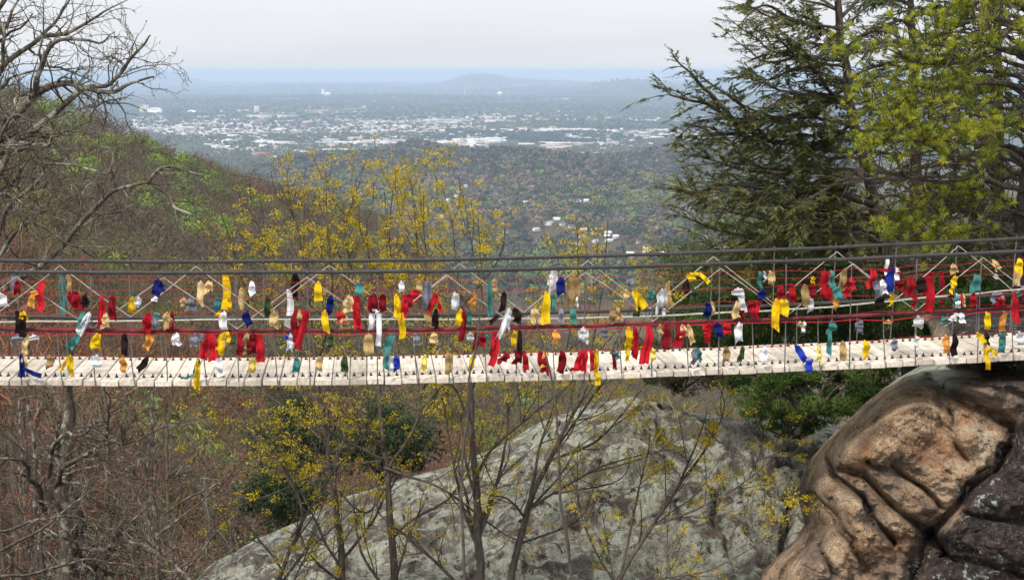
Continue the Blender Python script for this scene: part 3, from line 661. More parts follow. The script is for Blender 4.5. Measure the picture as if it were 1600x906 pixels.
#      count/m angle  len  wig  trop  seg tmin maxlen
SAS = [(4.6, 40, 0.42, 0.10, 0.5, 0.10, 0.10, 1.7), (6.0, 42, 0.5, 0.10, 0.7, 0.07, 0.15, 0.95), (4.5, 42, 0.45, 0.10, 1.2, 0.05, 0.25, 0.42)]
nb = 0
T = [
 ('tall yellow-flowered tree with the straight trunk left of centre below the bridge', [(545, 1010, 14.2), (525, 800, 14.2), (510, 680, 14.2), (498, 600, 14.3), (487, 520, 14.3), (480, 420, 14.4), (476, 330, 14.5)], 0.052,
  [(0.022, (505, 640, 14.2), (440, 560, 14.4), (390, 470, 14.7), (360, 380, 14.8)), (0.022, (497, 560, 14.3), (520, 470, 14.0), (512, 370, 13.9), (508, 270, 13.9)), (0.018, (530, 780, 14.2), (440, 730, 14.1), (360, 690, 14.0), (300, 625, 14.0)),
   (0.018, (487, 500, 14.3), (440, 420, 14.6), (402, 350, 14.7), (375, 300, 14.7)), (0.016, (515, 700, 14.2), (450, 640, 14.6), (390, 600, 14.9), (340, 560, 15.0)), (0.015, (488, 470, 14.3), (470, 380, 14.5), (452, 300, 14.5), (447, 262, 14.5))], 31),
 ('yellow-flowered tree whose dark trunk stands in front of the pale boulder left of centre', [(620, 1010, 13.6), (614, 860, 13.6), (606, 760, 13.6), (598, 650, 13.7), (588, 560, 13.8), (580, 440, 13.9), (570, 330, 14.0)], 0.055,
  [(0.022, (598, 700, 13.6), (560, 640, 13.5), (520, 590, 13.5), (450, 560, 13.6)), (0.024, (600, 740, 13.6), (650, 660, 13.7), (660, 560, 13.9), (655, 430, 14.0), (640, 280, 14.0)), (0.02, (590, 560, 13.8), (560, 460, 14.0), (540, 360, 14.0), (568, 262, 14.0)),
   (0.02, (600, 730, 13.6), (700, 770, 13.3), (780, 830, 13.1), (830, 850, 13.0)), (0.018, (590, 600, 13.8), (620, 500, 14.1), (608, 380, 14.1), (617, 262, 14.1)), (0.02, (596, 720, 13.6), (520, 730, 13.4), (430, 770, 13.3), (370, 790, 13.3)), (0.018, (604, 760, 13.6), (560, 800, 13.3), (460, 690, 13.3), (380, 640, 13.3))], 32),
 ('yellow-flowered tree with a forked trunk at the centre below the bridge', [(750, 1010, 12.9), (748, 860, 12.9), (742, 760, 13.0), (738, 690, 13.0), (735, 600, 13.1), (724, 500, 13.3), (712, 420, 13.4), (706, 350, 13.5)], 0.058,
  [(0.026, (745, 850, 12.9), (775, 760, 13.0), (790, 690, 13.1), (800, 600, 13.2), (820, 480, 13.4)), (0.02, (738, 690, 13.0), (690, 600, 13.2), (660, 500, 13.4), (670, 380, 13.5)), (0.022, (740, 750, 13.0), (770, 700, 13.0), (840, 640, 13.1), (900, 590, 13.2), (960, 520, 13.2)),
   (0.018, (735, 620, 13.1), (760, 520, 13.5), (740, 400, 13.6), (720, 290, 13.7)), (0.02, (736, 660, 13.0), (700, 600, 12.9), (650, 640, 12.8), (600, 600, 12.8)), (0.014, (720, 480, 13.3), (770, 420, 13.5), (790, 380, 13.6), (790, 345, 13.6))], 33),
 ('yellow-flowered tree leaning right across the pale boulder', [(775, 1010, 12.9), (810, 850, 13.0), (835, 770, 13.0), (858, 720, 13.1), (900, 640, 13.2), (940, 580, 13.3), (985, 480, 13.4)], 0.05,
  [(0.022, (830, 780, 13.0), (845, 700, 13.4), (870, 620, 13.6), (895, 500, 13.8), (905, 350, 13.9)), (0.02, (858, 720, 13.1), (930, 690, 13.0), (970, 650, 13.0), (1010, 600, 13.0)), (0.018, (830, 790, 13.0), (900, 750, 12.9), (960, 720, 12.9), (1060, 700, 12.9)),
   (0.016, (900, 640, 13.2), (930, 520, 13.7), (945, 420, 13.8), (952, 345, 13.8)), (0.016, (870, 700, 13.1), (940, 600, 12.8), (990, 540, 12.8), (1020, 460, 12.8))], 34),
 ('low yellow-flowered tree at the bottom right of centre in front of the boulder', [(930, 1010, 12.4), (970, 900, 12.5), (1020, 820, 12.6), (1060, 760, 12.7), (1085, 700, 12.8), (1105, 640, 12.9)], 0.034,
  [(0.018, (970, 900, 12.5), (990, 800, 12.6), (1010, 720, 12.7), (1012, 660, 12.7)), (0.018, (1020, 820, 12.6), (1100, 790, 12.4), (1180, 740, 12.3), (1250, 670, 12.3)), (0.018, (1060, 760, 12.7), (1110, 690, 12.7), (1130, 640, 12.8), (1120, 600, 12.8)),
   (0.015, (960, 920, 12.5), (1060, 900, 12.3), (1130, 880, 12.2), (1230, 820, 12.2)), (0.015, (960, 910, 12.5), (910, 820, 12.4), (900, 760, 12.4), (905, 690, 12.4))], 35),
 ('thin pale-barked yellow-flowered tree at the bottom left of centre', [(400, 1010, 13.0), (440, 890, 13.1), (470, 800, 13.2), (430, 720, 13.4), (380, 660, 13.6), (330, 610, 13.8)], 0.03,
  [(0.015, (440, 890, 13.1), (370, 800, 13.3), (320, 760, 13.4), (290, 740, 13.5)), (0.015, (455, 840, 13.1), (520, 740, 13.0), (560, 690, 12.9), (575, 640, 12.9)), (0.012, (430, 720, 13.4), (350, 720, 13.5), (310, 740, 13.6), (280, 700, 13.6))], 36),
]
for lb, tr, r0, lm, sd in T:
    sh = {31: [(345, 330), (372, 300), (392, 285), (405, 300), (424, 268), (436, 285), (450, 262), (462, 280), (478, 262), (495, 290), (360, 360), (335, 385)], 32: [(505, 262), (520, 285), (535, 300), (555, 280), (570, 255), (585, 285), (600, 300), (560, 320), (545, 340)],
          33: [(617, 262), (625, 285), (640, 275), (655, 290), (662, 300), (680, 275), (692, 290), (703, 235), (715, 275), (722, 300), (735, 310), (748, 340), (760, 350), (790, 345), (812, 385)], 34: [(868, 375), (902, 340), (918, 372), (935, 380), (950, 340), (972, 375), (1020, 385), (890, 395), (1060, 640), (990, 700), (930, 760), (1040, 720)], 35: [(1130, 600), (1180, 640), (1060, 650), (1050, 780), (1100, 700), (1150, 740), (1000, 780), (1210, 760), (1260, 690), (940, 800), (1190, 700), (900, 840), (1100, 840)]}.get(sd, [])
    _, q = flowering_tree(lb, tr, r0, lm, SAS, {31: 3.0, 32: 3.4, 35: 4.4, 36: 2.4}.get(sd, 4.0), sd, 0.052, [(a, b_, tr[-1][2] + rng.uniform(-0.6, 0.6)) for a, b_ in sh]); nb += q
print('blossom clusters', nb)
# two sapling stems on the near side, crossing in front of the deck
for lb, tr, sd in (('thin near sapling crossing in front of the deck left of centre', [(730, 1010, 10.7), (722, 780, 10.7), (728, 640, 10.7), (732, 585, 10.7), (745, 520, 10.7), (752, 470, 10.7)], 41),
                   ('thin near sapling crossing in front of the deck right of centre', [(905, 1010, 10.6), (880, 800, 10.6), (872, 700, 10.6), (866, 600, 10.6), (850, 540, 10.6), (838, 500, 10.6)], 42)):
    flowering_tree(lb, tr, 0.016, [], [(1.2, 30, 0.25, 0.08, 0.9, 0.06, 0.25, 0.5), (2.4, 35, 0.35, 0.08, 0.9, 0.05, 0.3, 0.2)], 1.2, sd, 0.045)

# ---- bare oaks on the left
rng = np.random.default_rng(5)
OAK = [(3.8, 50, 0.42, 0.24, 0.22, 0.12, 0.12, 1.7), (5.4, 52, 0.5, 0.26, 0.15, 0.08, 0.1, 1.0), (7.5, 50, 0.5, 0.28, 0.1, 0.05, 0.15, 0.42)]
def bare_tree(label, trunk, r0, limbs, cfg, mtl, seed, buds=None, minr=0.0025, group='bare spring trees on the slope'):
    global rng, MINR
    rng = np.random.default_rng(seed); MINR = minr
    root = empty('bare_tree', P(*trunk[0]), label, 'tree', group); s = Skel(); s.branch(pxpath(trunk, 6, 0.05), r0, r0 * 0.3, 0, [(cfg[0][0] * 0.4,) + cfg[0][1:]] + cfg[1:])
    for lm in limbs: s.branch(pxpath(lm[1:], 6, 0.06), lm[0] * 0.8, max(lm[0] * 0.12, minr), 1, cfg)
    mb = MB(); s.mesh(mb, k0=10); under(root, mb.build('trunk', mtl, smooth=True))
    if buds:
        cc, dn, sz = buds; cen = []
        for pts, rad, lev in s.lines:
            if lev < 2: continue
            k = rng.poisson(dn * np.linalg.norm(pts[-1] - pts[0])); 
            if k: i = rng.integers(0, len(pts), k); cen.append(pts[i] + rng.normal(0, sz, (k, 3)))
        if cen:
            cen = np.concatenate(cen); k = len(cen); mb = MB(); da = rdirs(k) * sz * rng.uniform(0.7, 1.6, (k, 1)); mb.quads(cen, da, np.cross(unit_rows(da), rdirs(k)) * sz * 0.7, np.array(cc) * rng.uniform(0.7, 1.3, (k, 1)))
            under(root, mb.build('foliage', M_LEAF))
    MINR = 0.0015; return root
bare_tree('big bare oak whose limbs reach in from the upper left corner', [(-160, 1100, 18), (-140, 700, 18), (-120, 420, 18), (-100, 250, 18), (-90, 60, 18)], 0.22, [
    (0.085, (-110, 300, 18), (0, 215, 17.6), (50, 150, 17.4), (110, 132, 17.2), (170, 145, 17.0), (205, 130, 16.9), (240, 122, 16.8)),
    (0.06, (-110, 250, 18), (0, 110, 18.2), (60, 60, 18.4), (100, 20, 18.5), (120, -40, 18.6)),
    (0.075, (-110, 350, 18), (0, 238, 17.5), (60, 200, 17.3), (130, 140, 17.2), (175, 130, 17.1), (215, 80, 17.0), (235, 55, 17.0)),
    (0.05, (50, 150, 17.4), (60, 100, 17.2), (100, 60, 17.0), (150, 70, 17.0), (180, 50, 17.0)),
    (0.04, (0, 110, 18.2), (10, 60, 18), (-5, 20, 18), (20, -30, 18)), (0.045, (-80, 90, 18), (0, 50, 18.2), (30, 0, 18.3), (60, -40, 18.3)), (0.04, (60, 60, 18.4), (110, 50, 18.2), (160, 20, 18.1), (200, 0, 18.1)),
    (0.055, (-110, 420, 18), (0, 262, 17), (40, 232, 16.8), (75, 228, 16.7), (85, 190, 16.6), (60, 165, 16.5)), (0.04, (-100, 200, 18), (0, 140, 17.8), (20, 120, 17.7), (80, 110, 17.6), (130, 105, 17.6))],
    OAK, M_BARK_OAK, 51, ((0.10, 0.08, 0.04), 5, 0.014))
bare_tree('crooked pale-limbed oak spreading over the slope at the left, mid height', [(-120, 1100, 15.5), (-90, 800, 15.5), (-60, 560, 15.5), (-40, 400, 15.5), (-30, 300, 15.5)], 0.16, [
    (0.055, (-50, 460, 15.5), (40, 430, 15.2), (90, 395, 15.0), (135, 340, 14.9), (175, 300, 14.8), (230, 286, 14.7), (260, 305, 14.7), (325, 316, 14.6)),
    (0.03, (230, 286, 14.7), (255, 262, 14.6), (290, 270, 14.6), (320, 272, 14.5)), (0.028, (240, 290, 14.7), (275, 320, 14.6), (310, 335, 14.5), (328, 360, 14.5)),
    (0.045, (-50, 420, 15.5), (0, 250, 15.4), (30, 225, 15.4), (70, 250, 15.3), (110, 255, 15.2), (160, 270, 15.1), (190, 262, 15.1)),
    (0.035, (-40, 350, 15.5), (0, 305, 15.3), (30, 315, 15.2), (55, 333, 15.1)), (0.045, (-50, 500, 15.5), (0, 345, 15.3), (50, 290, 15.2), (75, 270, 15.1), (60, 235, 15.0), (0, 230, 14.9)),
    (0.04, (-60, 480, 15.5), (20, 370, 15.2), (60, 345, 15.0), (110, 380, 14.9), (180, 390, 14.8)), (0.03, (-50, 300, 15.5), (10, 190, 15.3), (45, 190, 15.2), (85, 205, 15.1))],
    OAK, M_BARK_OAK, 52, ((0.12, 0.09, 0.05), 3, 0.012))
bare_tree('dark crooked trunk with spreading limbs below the deck at the left', [(112, 1100, 22), (108, 900, 22), (104, 780, 22), (100, 700, 22), (108, 620, 22), (102, 540, 22)], 0.2, [
    (0.08, (70, 800, 22), (55, 755, 21.5), (30, 722, 21), (-30, 722, 20.5)), (0.07, (90, 760, 22), (100, 730, 21.5), (130, 712, 21), (175, 690, 20.6), (205, 690, 20.3), (270, 660, 20)),
    (0.06, (75, 745, 21.8), (80, 700, 21.5), (100, 680, 21.2), (135, 675, 21), (150, 660, 20.8), (190, 640, 20.6)), (0.05, (135, 675, 21), (160, 690, 20.8), (170, 640, 20.6), (165, 600, 20.4)),
    (0.035, (100, 745, 21.5), (130, 760, 21), (165, 775, 20.6), (200, 795, 20.2), (240, 780, 20)), (0.03, (100, 740, 21), (160, 730, 20.5), (230, 750, 20.2), (400, 745, 19.8)),
    (0.03, (-20, 870, 18), (60, 830, 18.5), (110, 790, 19), (180, 740, 19.5), (250, 700, 19.8)), (0.03, (-20, 900, 17), (60, 895, 17.3), (150, 870, 17.6), (250, 890, 18), (330, 900, 18.2)),
    (0.03, (300, 910, 18), (250, 870, 18.3), (200, 830, 18.7), (240, 780, 19), (330, 680, 19.3)), (0.028, (0, 830, 18), (90, 805, 18.4), (170, 830, 18.8), (240, 860, 19), (330, 850, 19))],
    OAK, M_BARK_OAK, 53, ((0.22, 0.08, 0.04), 5, 0.015))
rs = random.Random(8); TL = []
sides = ['behind the bridge', 'below the deck']
for k in range(26):
    px = rs.uniform(-40, 430); Y = rs.uniform(26, 62); kind = rs.choice(['red', 'red', 'grey', 'grey', 'green'])
    TL.append((px, Y, kind))
TL.sort()
cntr = {}
for i, (px, Y, kind) in enumerate(TL):
    X = (px - CX) / F * Y / 0.988; gz_ = float(ground_z(X, Y)); H = rs.uniform(9, 14); tp = []
    pb_ = proj([X, Y, gz_])[1]
    lean = rs.uniform(-15, 15)
    for q in range(6): pt = proj([X, Y, gz_ + H * q / 5.0 * 0.8]); tp.append((pt[0] + lean * q * 10 / Y + rs.uniform(-4, 4) * 20 / Y, pt[1], Y))
    cfg = [(2.6, 48, 0.45, 0.2, 0.15, 0.4, 0.15, 5), (1.9, 48, 0.45, 0.22, 0.12, 0.25, 0.15, 2.4), (2.8, 45, 0.5, 0.24, 0.1, 0.18, 0.15, 1.2)]
    cntr[kind] = cntr.get(kind, -1) + 1
    lb = {'red': 'slender maple with rust-red buds', 'grey': 'slender leafless tree with grey-brown twigs', 'green': 'slender tree with fresh green leaf tips'}[kind]
    bare_tree(f"{lb} on the left slope, {ordn(cntr[kind])} from the left", tp, 0.05 + H * 0.004, [], cfg, M_BARK_PALE if kind != 'red' else M_BARK_OAK, 100 + i,
              {'red': ((0.27, 0.085, 0.045), 16, 0.026), 'grey': ((0.22, 0.16, 0.08), 4, 0.02), 'green': ((0.26, 0.34, 0.05), 12, 0.035)}[kind], 0.007, 'slender trees in the hollow left of the bridge')

exec_after = True
# ================================================================== CONIFERS
def hemlock(label, trunk, r0, limbs, seed, cols, mult=1.0, group='dark conifers behind the right end of the bridge', name='hemlock_tree'):
    global rng
    rng = np.random.default_rng(seed); root = empty(name, P(*trunk[0]), label, 'tree', group)
    bark = MB(); fol = MB(); tp = pxpath(trunk, 6, 0.03); bark.tube(tp, np.linspace(r0, r0 * 0.25, len(tp)), 10)
    for lm in limbs:
        q = pxpath(lm[1:], 6, 0.04); bark.tube(q, np.linspace(lm[0], 0.006, len(q)), 6)
        seg = np.diff(q, axis=0); ln = np.linalg.norm(seg, axis=1); cum = np.concatenate([[0], np.cumsum(ln)]); tot = cum[-1]
        n = int(tot * 19 * mult)
        for k in range(n):
            t_ = rng.uniform(0.14, 1.0); i = max(0, min(len(ln) - 1, np.searchsorted(cum, t_ * tot) - 1)); p0 = q[i] + seg[i] * ((t_ * tot - cum[i]) / ln[i]); dr = unit(seg[i])
            side = unit(np.cross(dr, [0, 0, 1])) * rng.choice([-1, 1]); dd = unit(dr * rng.uniform(0.5, 1.1) + side * rng.uniform(0.4, 1.0) + np.array([0, 0, rng.uniform(-0.6, 0.75)]))
            L2 = min(0.9, tot * 0.3) * (1.1 - 0.62 * t_) * rng.uniform(0.5, 1.2); sp = wander(p0, dd, L2, 0.09, 0.09, -0.6)
            bark.tube(sp, np.linspace(0.006, 0.002, len(sp)), 3)
            m_ = int(L2 * 55)
            if m_ < 2: continue
            tt = rng.uniform(0.08, 1, m_) * (len(sp) - 1.001); ii = tt.astype(int); pp = sp[ii] + (sp[ii + 1] - sp[ii]) * (tt - ii)[:, None]
            dj = unit_rows(sp[ii + 1] - sp[ii]); sd = unit_rows(np.cross(dj, np.array([0, 0, 1.0]))) * rng.choice([-1, 1], m_)[:, None]
            tw = unit_rows(dj * 0.9 + sd * rng.uniform(0.3, 1.1, (m_, 1)) + rng.normal(0, 0.22, (m_, 3)) + np.array([0, 0, -0.18]))
            l2 = rng.uniform(0.05, 0.13, (m_, 1)); nr = unit_rows(np.cross(tw, unit_rows(np.cross(tw, np.array([0, 0, 1.0]))) ) + rng.normal(0, 0.35, (m_, 3)))
            db = unit_rows(np.cross(tw, nr)); cc = np.array(cols)[rng.integers(0, len(cols), m_)] * rng.uniform(0.7, 1.3, (m_, 1))
            fol.quads(pp + tw * l2 * 0.5, tw * l2 * 0.55, db * rng.uniform(0.006, 0.013, (m_, 1)), cc)
            # short needles off the twiglets
            p3 = np.repeat(pp + tw * l2 * 0.5, 3, 0) + np.repeat(tw * l2, 3, 0) * rng.uniform(-0.4, 0.45, (3 * m_, 1)); d3 = unit_rows(np.repeat(tw, 3, 0) * 0.5 + np.repeat(db, 3, 0) * rng.choice([-1, 1], 3 * m_)[:, None] + rng.normal(0, 0.25, (3 * m_, 3)))
            fol.quads(p3 + d3 * 0.013, d3 * 0.018, unit_rows(np.cross(d3, np.repeat(nr, 3, 0))) * 0.0045, np.repeat(cc, 3, 0))
    under(root, bark.build('trunk', M_BARK_CON, smooth=True)); under(root, fol.build('crown', M_LEAF)); return root
HC = [(0.08, 0.095, 0.025), (0.11, 0.115, 0.03), (0.055, 0.08, 0.024), (0.16, 0.145, 0.04)]
Yh = 17.0
def hl(r, *pts): return (r,) + tuple((a, b_, Yh + c_) for a, b_, c_ in pts)
HL = [
 hl(0.03, (1315, 60, 0), (1240, 30, -0.4), (1190, 10, -0.7), (1155, 40, -1.0)), hl(0.03, (1318, 95, 0), (1250, 90, .4), (1190, 95, .8), (1145, 60, 1.1)), hl(0.03, (1322, 130, 0), (1260, 105, -.5), (1200, 125, -.8), (1150, 120, -1.1)),
 hl(0.035, (1328, 165, 0), (1270, 150, .5), (1215, 160, .8), (1170, 190, 1)), hl(0.02, (1310, 20, 0), (1260, -20, .3), (1210, -20, .4), (1165, 5, .5)), hl(0.028, (1325, 150, 0), (1240, 180, -.6), (1180, 175, -1), (1140, 150, -1.2)),
 hl(0.045, (1345, 240, 0), (1270, 230, -.4), (1200, 215, -.8), (1150, 190, -1.1), (1100, 165, -1.3), (1052, 150, -1.5), (1045, 140, -1.5)), hl(0.025, (1150, 190, -1.1), (1100, 140, -1.3), (1070, 110, -1.4), (1052, 85, -1.4)), hl(0.02, (1200, 215, -.8), (1150, 160, -.9), (1110, 130, -.9), (1095, 115, -.9)),
 hl(0.025, (1180, 205, -.9), (1120, 210, -1.2), (1080, 200, -1.3), (1058, 215, -1.3)), hl(0.03, (1340, 210, 0), (1270, 195, .6), (1210, 205, 1), (1150, 230, 1.2)), hl(0.035, (1352, 270, 0), (1280, 265, .5), (1200, 270, .9), (1120, 255, 1.1), (1075, 235, 1.2)),
 hl(0.045, (1368, 320, 0), (1290, 300, -.5), (1210, 300, -.9), (1130, 290, -1.2), (1080, 305, -1.4), (1062, 285, -1.4)), hl(0.04, (1375, 345, 0), (1290, 335, .4), (1200, 340, .7), (1130, 330, 1), (1075, 300, 1.1)), hl(0.04, (1385, 380, 0), (1300, 360, -.6), (1200, 375, -1), (1130, 360, -1.3), (1085, 345, -1.4)),
 hl(0.035, (1390, 400, 0), (1310, 385, .3), (1220, 390, .5), (1140, 395, .7), (1090, 378, .8)), hl(0.03, (1340, 215, 0), (1390, 190, -.5), (1440, 200, -.8), (1480, 225, -1)), hl(0.03, (1325, 150, 0), (1370, 120, .4), (1420, 130, .7), (1460, 160, .9)), hl(0.03, (1318, 80, 0), (1360, 50, -.4), (1410, 60, -.7), (1440, 90, -.9)),
 hl(0.03, (1360, 290, 0), (1410, 270, .5), (1460, 290, .8), (1500, 320, 1)), hl(0.03, (1375, 345, 0), (1430, 330, -.5), (1490, 350, -.8), (1530, 380, -.9)), hl(0.025, (1312, 30, 0), (1350, -5, .3), (1390, 5, .5), (1420, 20, .6)), hl(0.03, (1355, 260, 0), (1300, 290, -1), (1240, 330, -1.3), (1180, 390, -1.5)),
 hl(0.025, (1335, 190, 0), (1290, 225, .8), (1240, 260, 1.1), (1190, 300, 1.3)), hl(0.025, (1330, 175, 0), (1280, 120, -.9), (1225, 70, -1.2), (1190, 50, -1.3)), hl(0.025, (1395, 420, 0), (1300, 430, -.4), (1200, 450, -.8), (1120, 440, -1)), hl(0.025, (1395, 430, 0), (1480, 420, -.4), (1540, 430, -.6), (1600, 430, -.8)),
]
hr = random.Random(21)
TP = [(-60, 1306), (90, 1318), (220, 1340), (300, 1360), (390, 1385), (440, 1397)]
for k in range(17):
    y0 = -50 + k * 29; xt = float(np.interp(y0, [a for a, b_ in TP], [b_ for a, b_ in TP])); xe = float(np.interp(y0, [-60, 60, 120, 200, 300, 420], [1150, 1140, 1130, 1075, 1065, 1090])) + hr.uniform(-10, 110); dq = hr.uniform(-1.8, 1.6); up = hr.uniform(-45, 25) - 12
    HL.append(hl(0.022, (xt, y0 + 10, 0), (xt + (xe - xt) * .35, y0 + 2 + up * .1, dq * .5), (xt + (xe - xt) * .7, y0 + up * .35, dq * .8), (xe, y0 + up, dq)))
hemlock('leaning dark hemlock spreading its branches left behind the bridge', [(1440, 700, Yh), (1408, 500, Yh), (1385, 390, Yh), (1360, 300, Yh), (1340, 220, Yh), (1318, 90, Yh), (1305, -40, Yh), (1300, -120, Yh)], 0.11, HL, 61, HC, 0.82)
Yh = 20.0
HL2 = []
rs = random.Random(4)
for k in range(30):
    y0 = -60 + k * 17; xt = 1425 + (y0 / 400) * 10; s_ = 1 if k % 2 else -1; ln = rs.uniform(80, 190) if k < 24 else rs.uniform(120, 260)
    if k < 7 and s_ < 0: ln *= 0.6
    dpt = rs.uniform(-1.2, 1.2)
    HL2.append(hl(0.03, (xt, y0, 0), (xt + s_ * ln * 0.4, y0 - 8, dpt * .5), (xt + s_ * ln * 0.75, y0 + 5, dpt * .8), (xt + s_ * ln, y0 + 30, dpt)))
hemlock('straight dark hemlock standing behind the leaning one', [(1440, 760, Yh), (1432, 400, Yh), (1428, 200, Yh), (1420, -100, Yh)], 0.14, HL2, 62, [(0.03, 0.042, 0.014), (0.045, 0.055, 0.018), (0.06, 0.06, 0.02)], 1.15)
Yh = 22.0; HL3 = []
for k in range(26):
    y0 = -60 + k * 20; xt = 1560; s_ = 1 if k % 2 else -1; ln = rs.uniform(110, 230); dpt = rs.uniform(-1.2, 1.2)
    HL3.append(hl(0.03, (xt, y0, 0), (xt + s_ * ln * 0.4, y0 - 10, dpt * .5), (xt + s_ * ln * 0.75, y0, dpt * .8), (xt + s_ * ln, y0 + 25, dpt)))
hemlock('dark hemlock farthest right behind the yellow-green pine', [(1570, 760, Yh), (1562, 400, Yh), (1558, 100, Yh), (1555, -120, Yh)], 0.14, HL3, 63, [(0.04, 0.055, 0.016), (0.06, 0.075, 0.02), (0.08, 0.085, 0.025)], 1.2)
# yellow-green pine
def pine(label, trunk, r0, limbs, seed, cols, tuft=0.062, dens=1.5):
    global rng
    rng = np.random.default_rng(seed); root = empty('pine_tree', P(*trunk[0]), label, 'tree'); bark = MB(); fol = MB(); tp = pxpath(trunk, 6, 0.03); bark.tube(tp, np.linspace(r0, r0 * 0.4, len(tp)), 10)
    for lm in limbs:
        q = pxpath(lm[1:], 6, 0.05); bark.tube(q, np.linspace(lm[0], 0.007, len(q)), 6); ln = np.linalg.norm(np.diff(q, axis=0), axis=1).sum(); n = int(ln * 15 * dens)
        for k in range(n):
            t_ = rng.uniform(0.2, 1.0) ** 0.75; i = min(int(t_ * (len(q) - 1)), len(q) - 2); dr = unit(q[i + 1] - q[i]); dd = unit(dr * 0.6 + rng.normal(0, 0.55, 3) + np.array([0, 0, 0.12])); sp = wander(q[i], dd, rng.uniform(0.2, 0.65) * (1.1 - 0.5 * t_), 0.08, 0.1, 0.5)
            bark.tube(sp, np.linspace(0.007, 0.003, len(sp)), 3)
            if vnoise(sp[-1] * np.array([1.3, 1.3, 3.2]), 9) < -0.06: continue
            for j in range(max(0, len(sp) - 5), len(sp)):
                if rng.random() < 0.25: continue
                o = sp[j] + rng.normal(0, 0.02, 3); k2 = 46; d = unit_rows(rdirs(k2) * 0.85 + unit(dd) * 0.7 + np.array([0, 0, 0.25])); L_ = tuft * rng.uniform(0.6, 1.15, (k2, 1))
                cc = np.array(cols)[rng.integers(0, len(cols))] * rng.uniform(0.8, 1.2, (k2, 1)); fol.quads(o + d * L_ * 0.5, d * L_ * 0.55, unit_rows(np.cross(d, rdirs(k2))) * 0.0024, cc)
    under(root, bark.build('trunk', M_BARK_CON, smooth=True)); under(root, fol.build('crown', M_LEAF)); return root
PC = [(0.30, 0.33, 0.025), (0.40, 0.40, 0.028), (0.23, 0.27, 0.024), (0.10, 0.13, 0.018), (0.16, 0.19, 0.02)]
PL = []
def pl(*pts): return (0.03,) + tuple((a, b_, 14.5 + c_) for a, b_, c_ in pts)
for pts in [((1600, 40, 0), (1550, 30, -.3), (1500, 40, -.5), (1450, 70, -.6)), ((1610, 100, 0), (1560, 80, -.4), (1500, 100, -.6), (1440, 100, -.8), (1400, 90, -.9)), ((1610, 140, 0), (1540, 130, .3), (1480, 140, .4), (1420, 130, .5)),
            ((1610, 200, 0), (1540, 170, -.5), (1470, 160, -.8), (1400, 160, -1), (1350, 155, -1.1)), ((1610, 250, 0), (1540, 215, .2), (1450, 200, .3), (1390, 180, .4)), ((1610, 260, 0), (1560, 235, -.6), (1480, 240, -1), (1420, 220, -1.2), (1355, 225, -1.3)),
            ((1610, 300, 0), (1540, 280, -.4), (1460, 280, -.6), (1400, 270, -.8), (1350, 260, -.9)), ((1610, 330, 0), (1550, 300, .4), (1480, 310, .5), (1410, 300, .6)), ((1600, 340, 0), (1530, 330, -.5), (1450, 330, -.8), (1380, 330, -.9)), ((1605, 380, 0), (1560, 350, -.7), (1500, 360, -.9), (1440, 345, -1)),
            ((1610, 20, 0), (1580, -10, -.3), (1540, 0, -.5), (1500, 10, -.6)), ((1610, 170, 0), (1580, 180, -.8), (1540, 200, -1.1), (1500, 215, -1.3)), ((1610, 60, 0), (1590, 40, -.8), (1560, 60, -1.1), (1520, 70, -1.3)), ((1610, 300, 0), (1650, 280, -.3), (1700, 280, -.5), (1760, 290, -.6)), ((1610, 180, 0), (1660, 160, -.3), (1700, 160, -.5), (1760, 150, -.6))]: PL.append(pl(*pts))
prs_ = random.Random(12)
for k in range(22):
    yb = -20 + k * 19; xe = 1600 - prs_.uniform(90, 300) * (0.65 if k < 5 else 1); dq = prs_.uniform(-1.4, 1.2); PL.append(pl((1610, yb + 20, 0), (1580, yb + 5, dq * .3), ((1580 + xe) / 2, yb - 8, dq * .7), (xe, yb + prs_.uniform(-10, 15), dq)))
    if k % 2: PL.append(pl((1612, yb + 20, 0), (1660, yb, -.4), (1720, yb, -.6)))
pine('yellow-green pine filling the upper right corner', [(1615, 760, 14.6), (1600, 500, 14.5), (1592, 380, 14.5), (1608, 250, 14.5), (1615, 100, 14.5), (1612, -80, 14.5)], 0.10, PL, 71, PC)

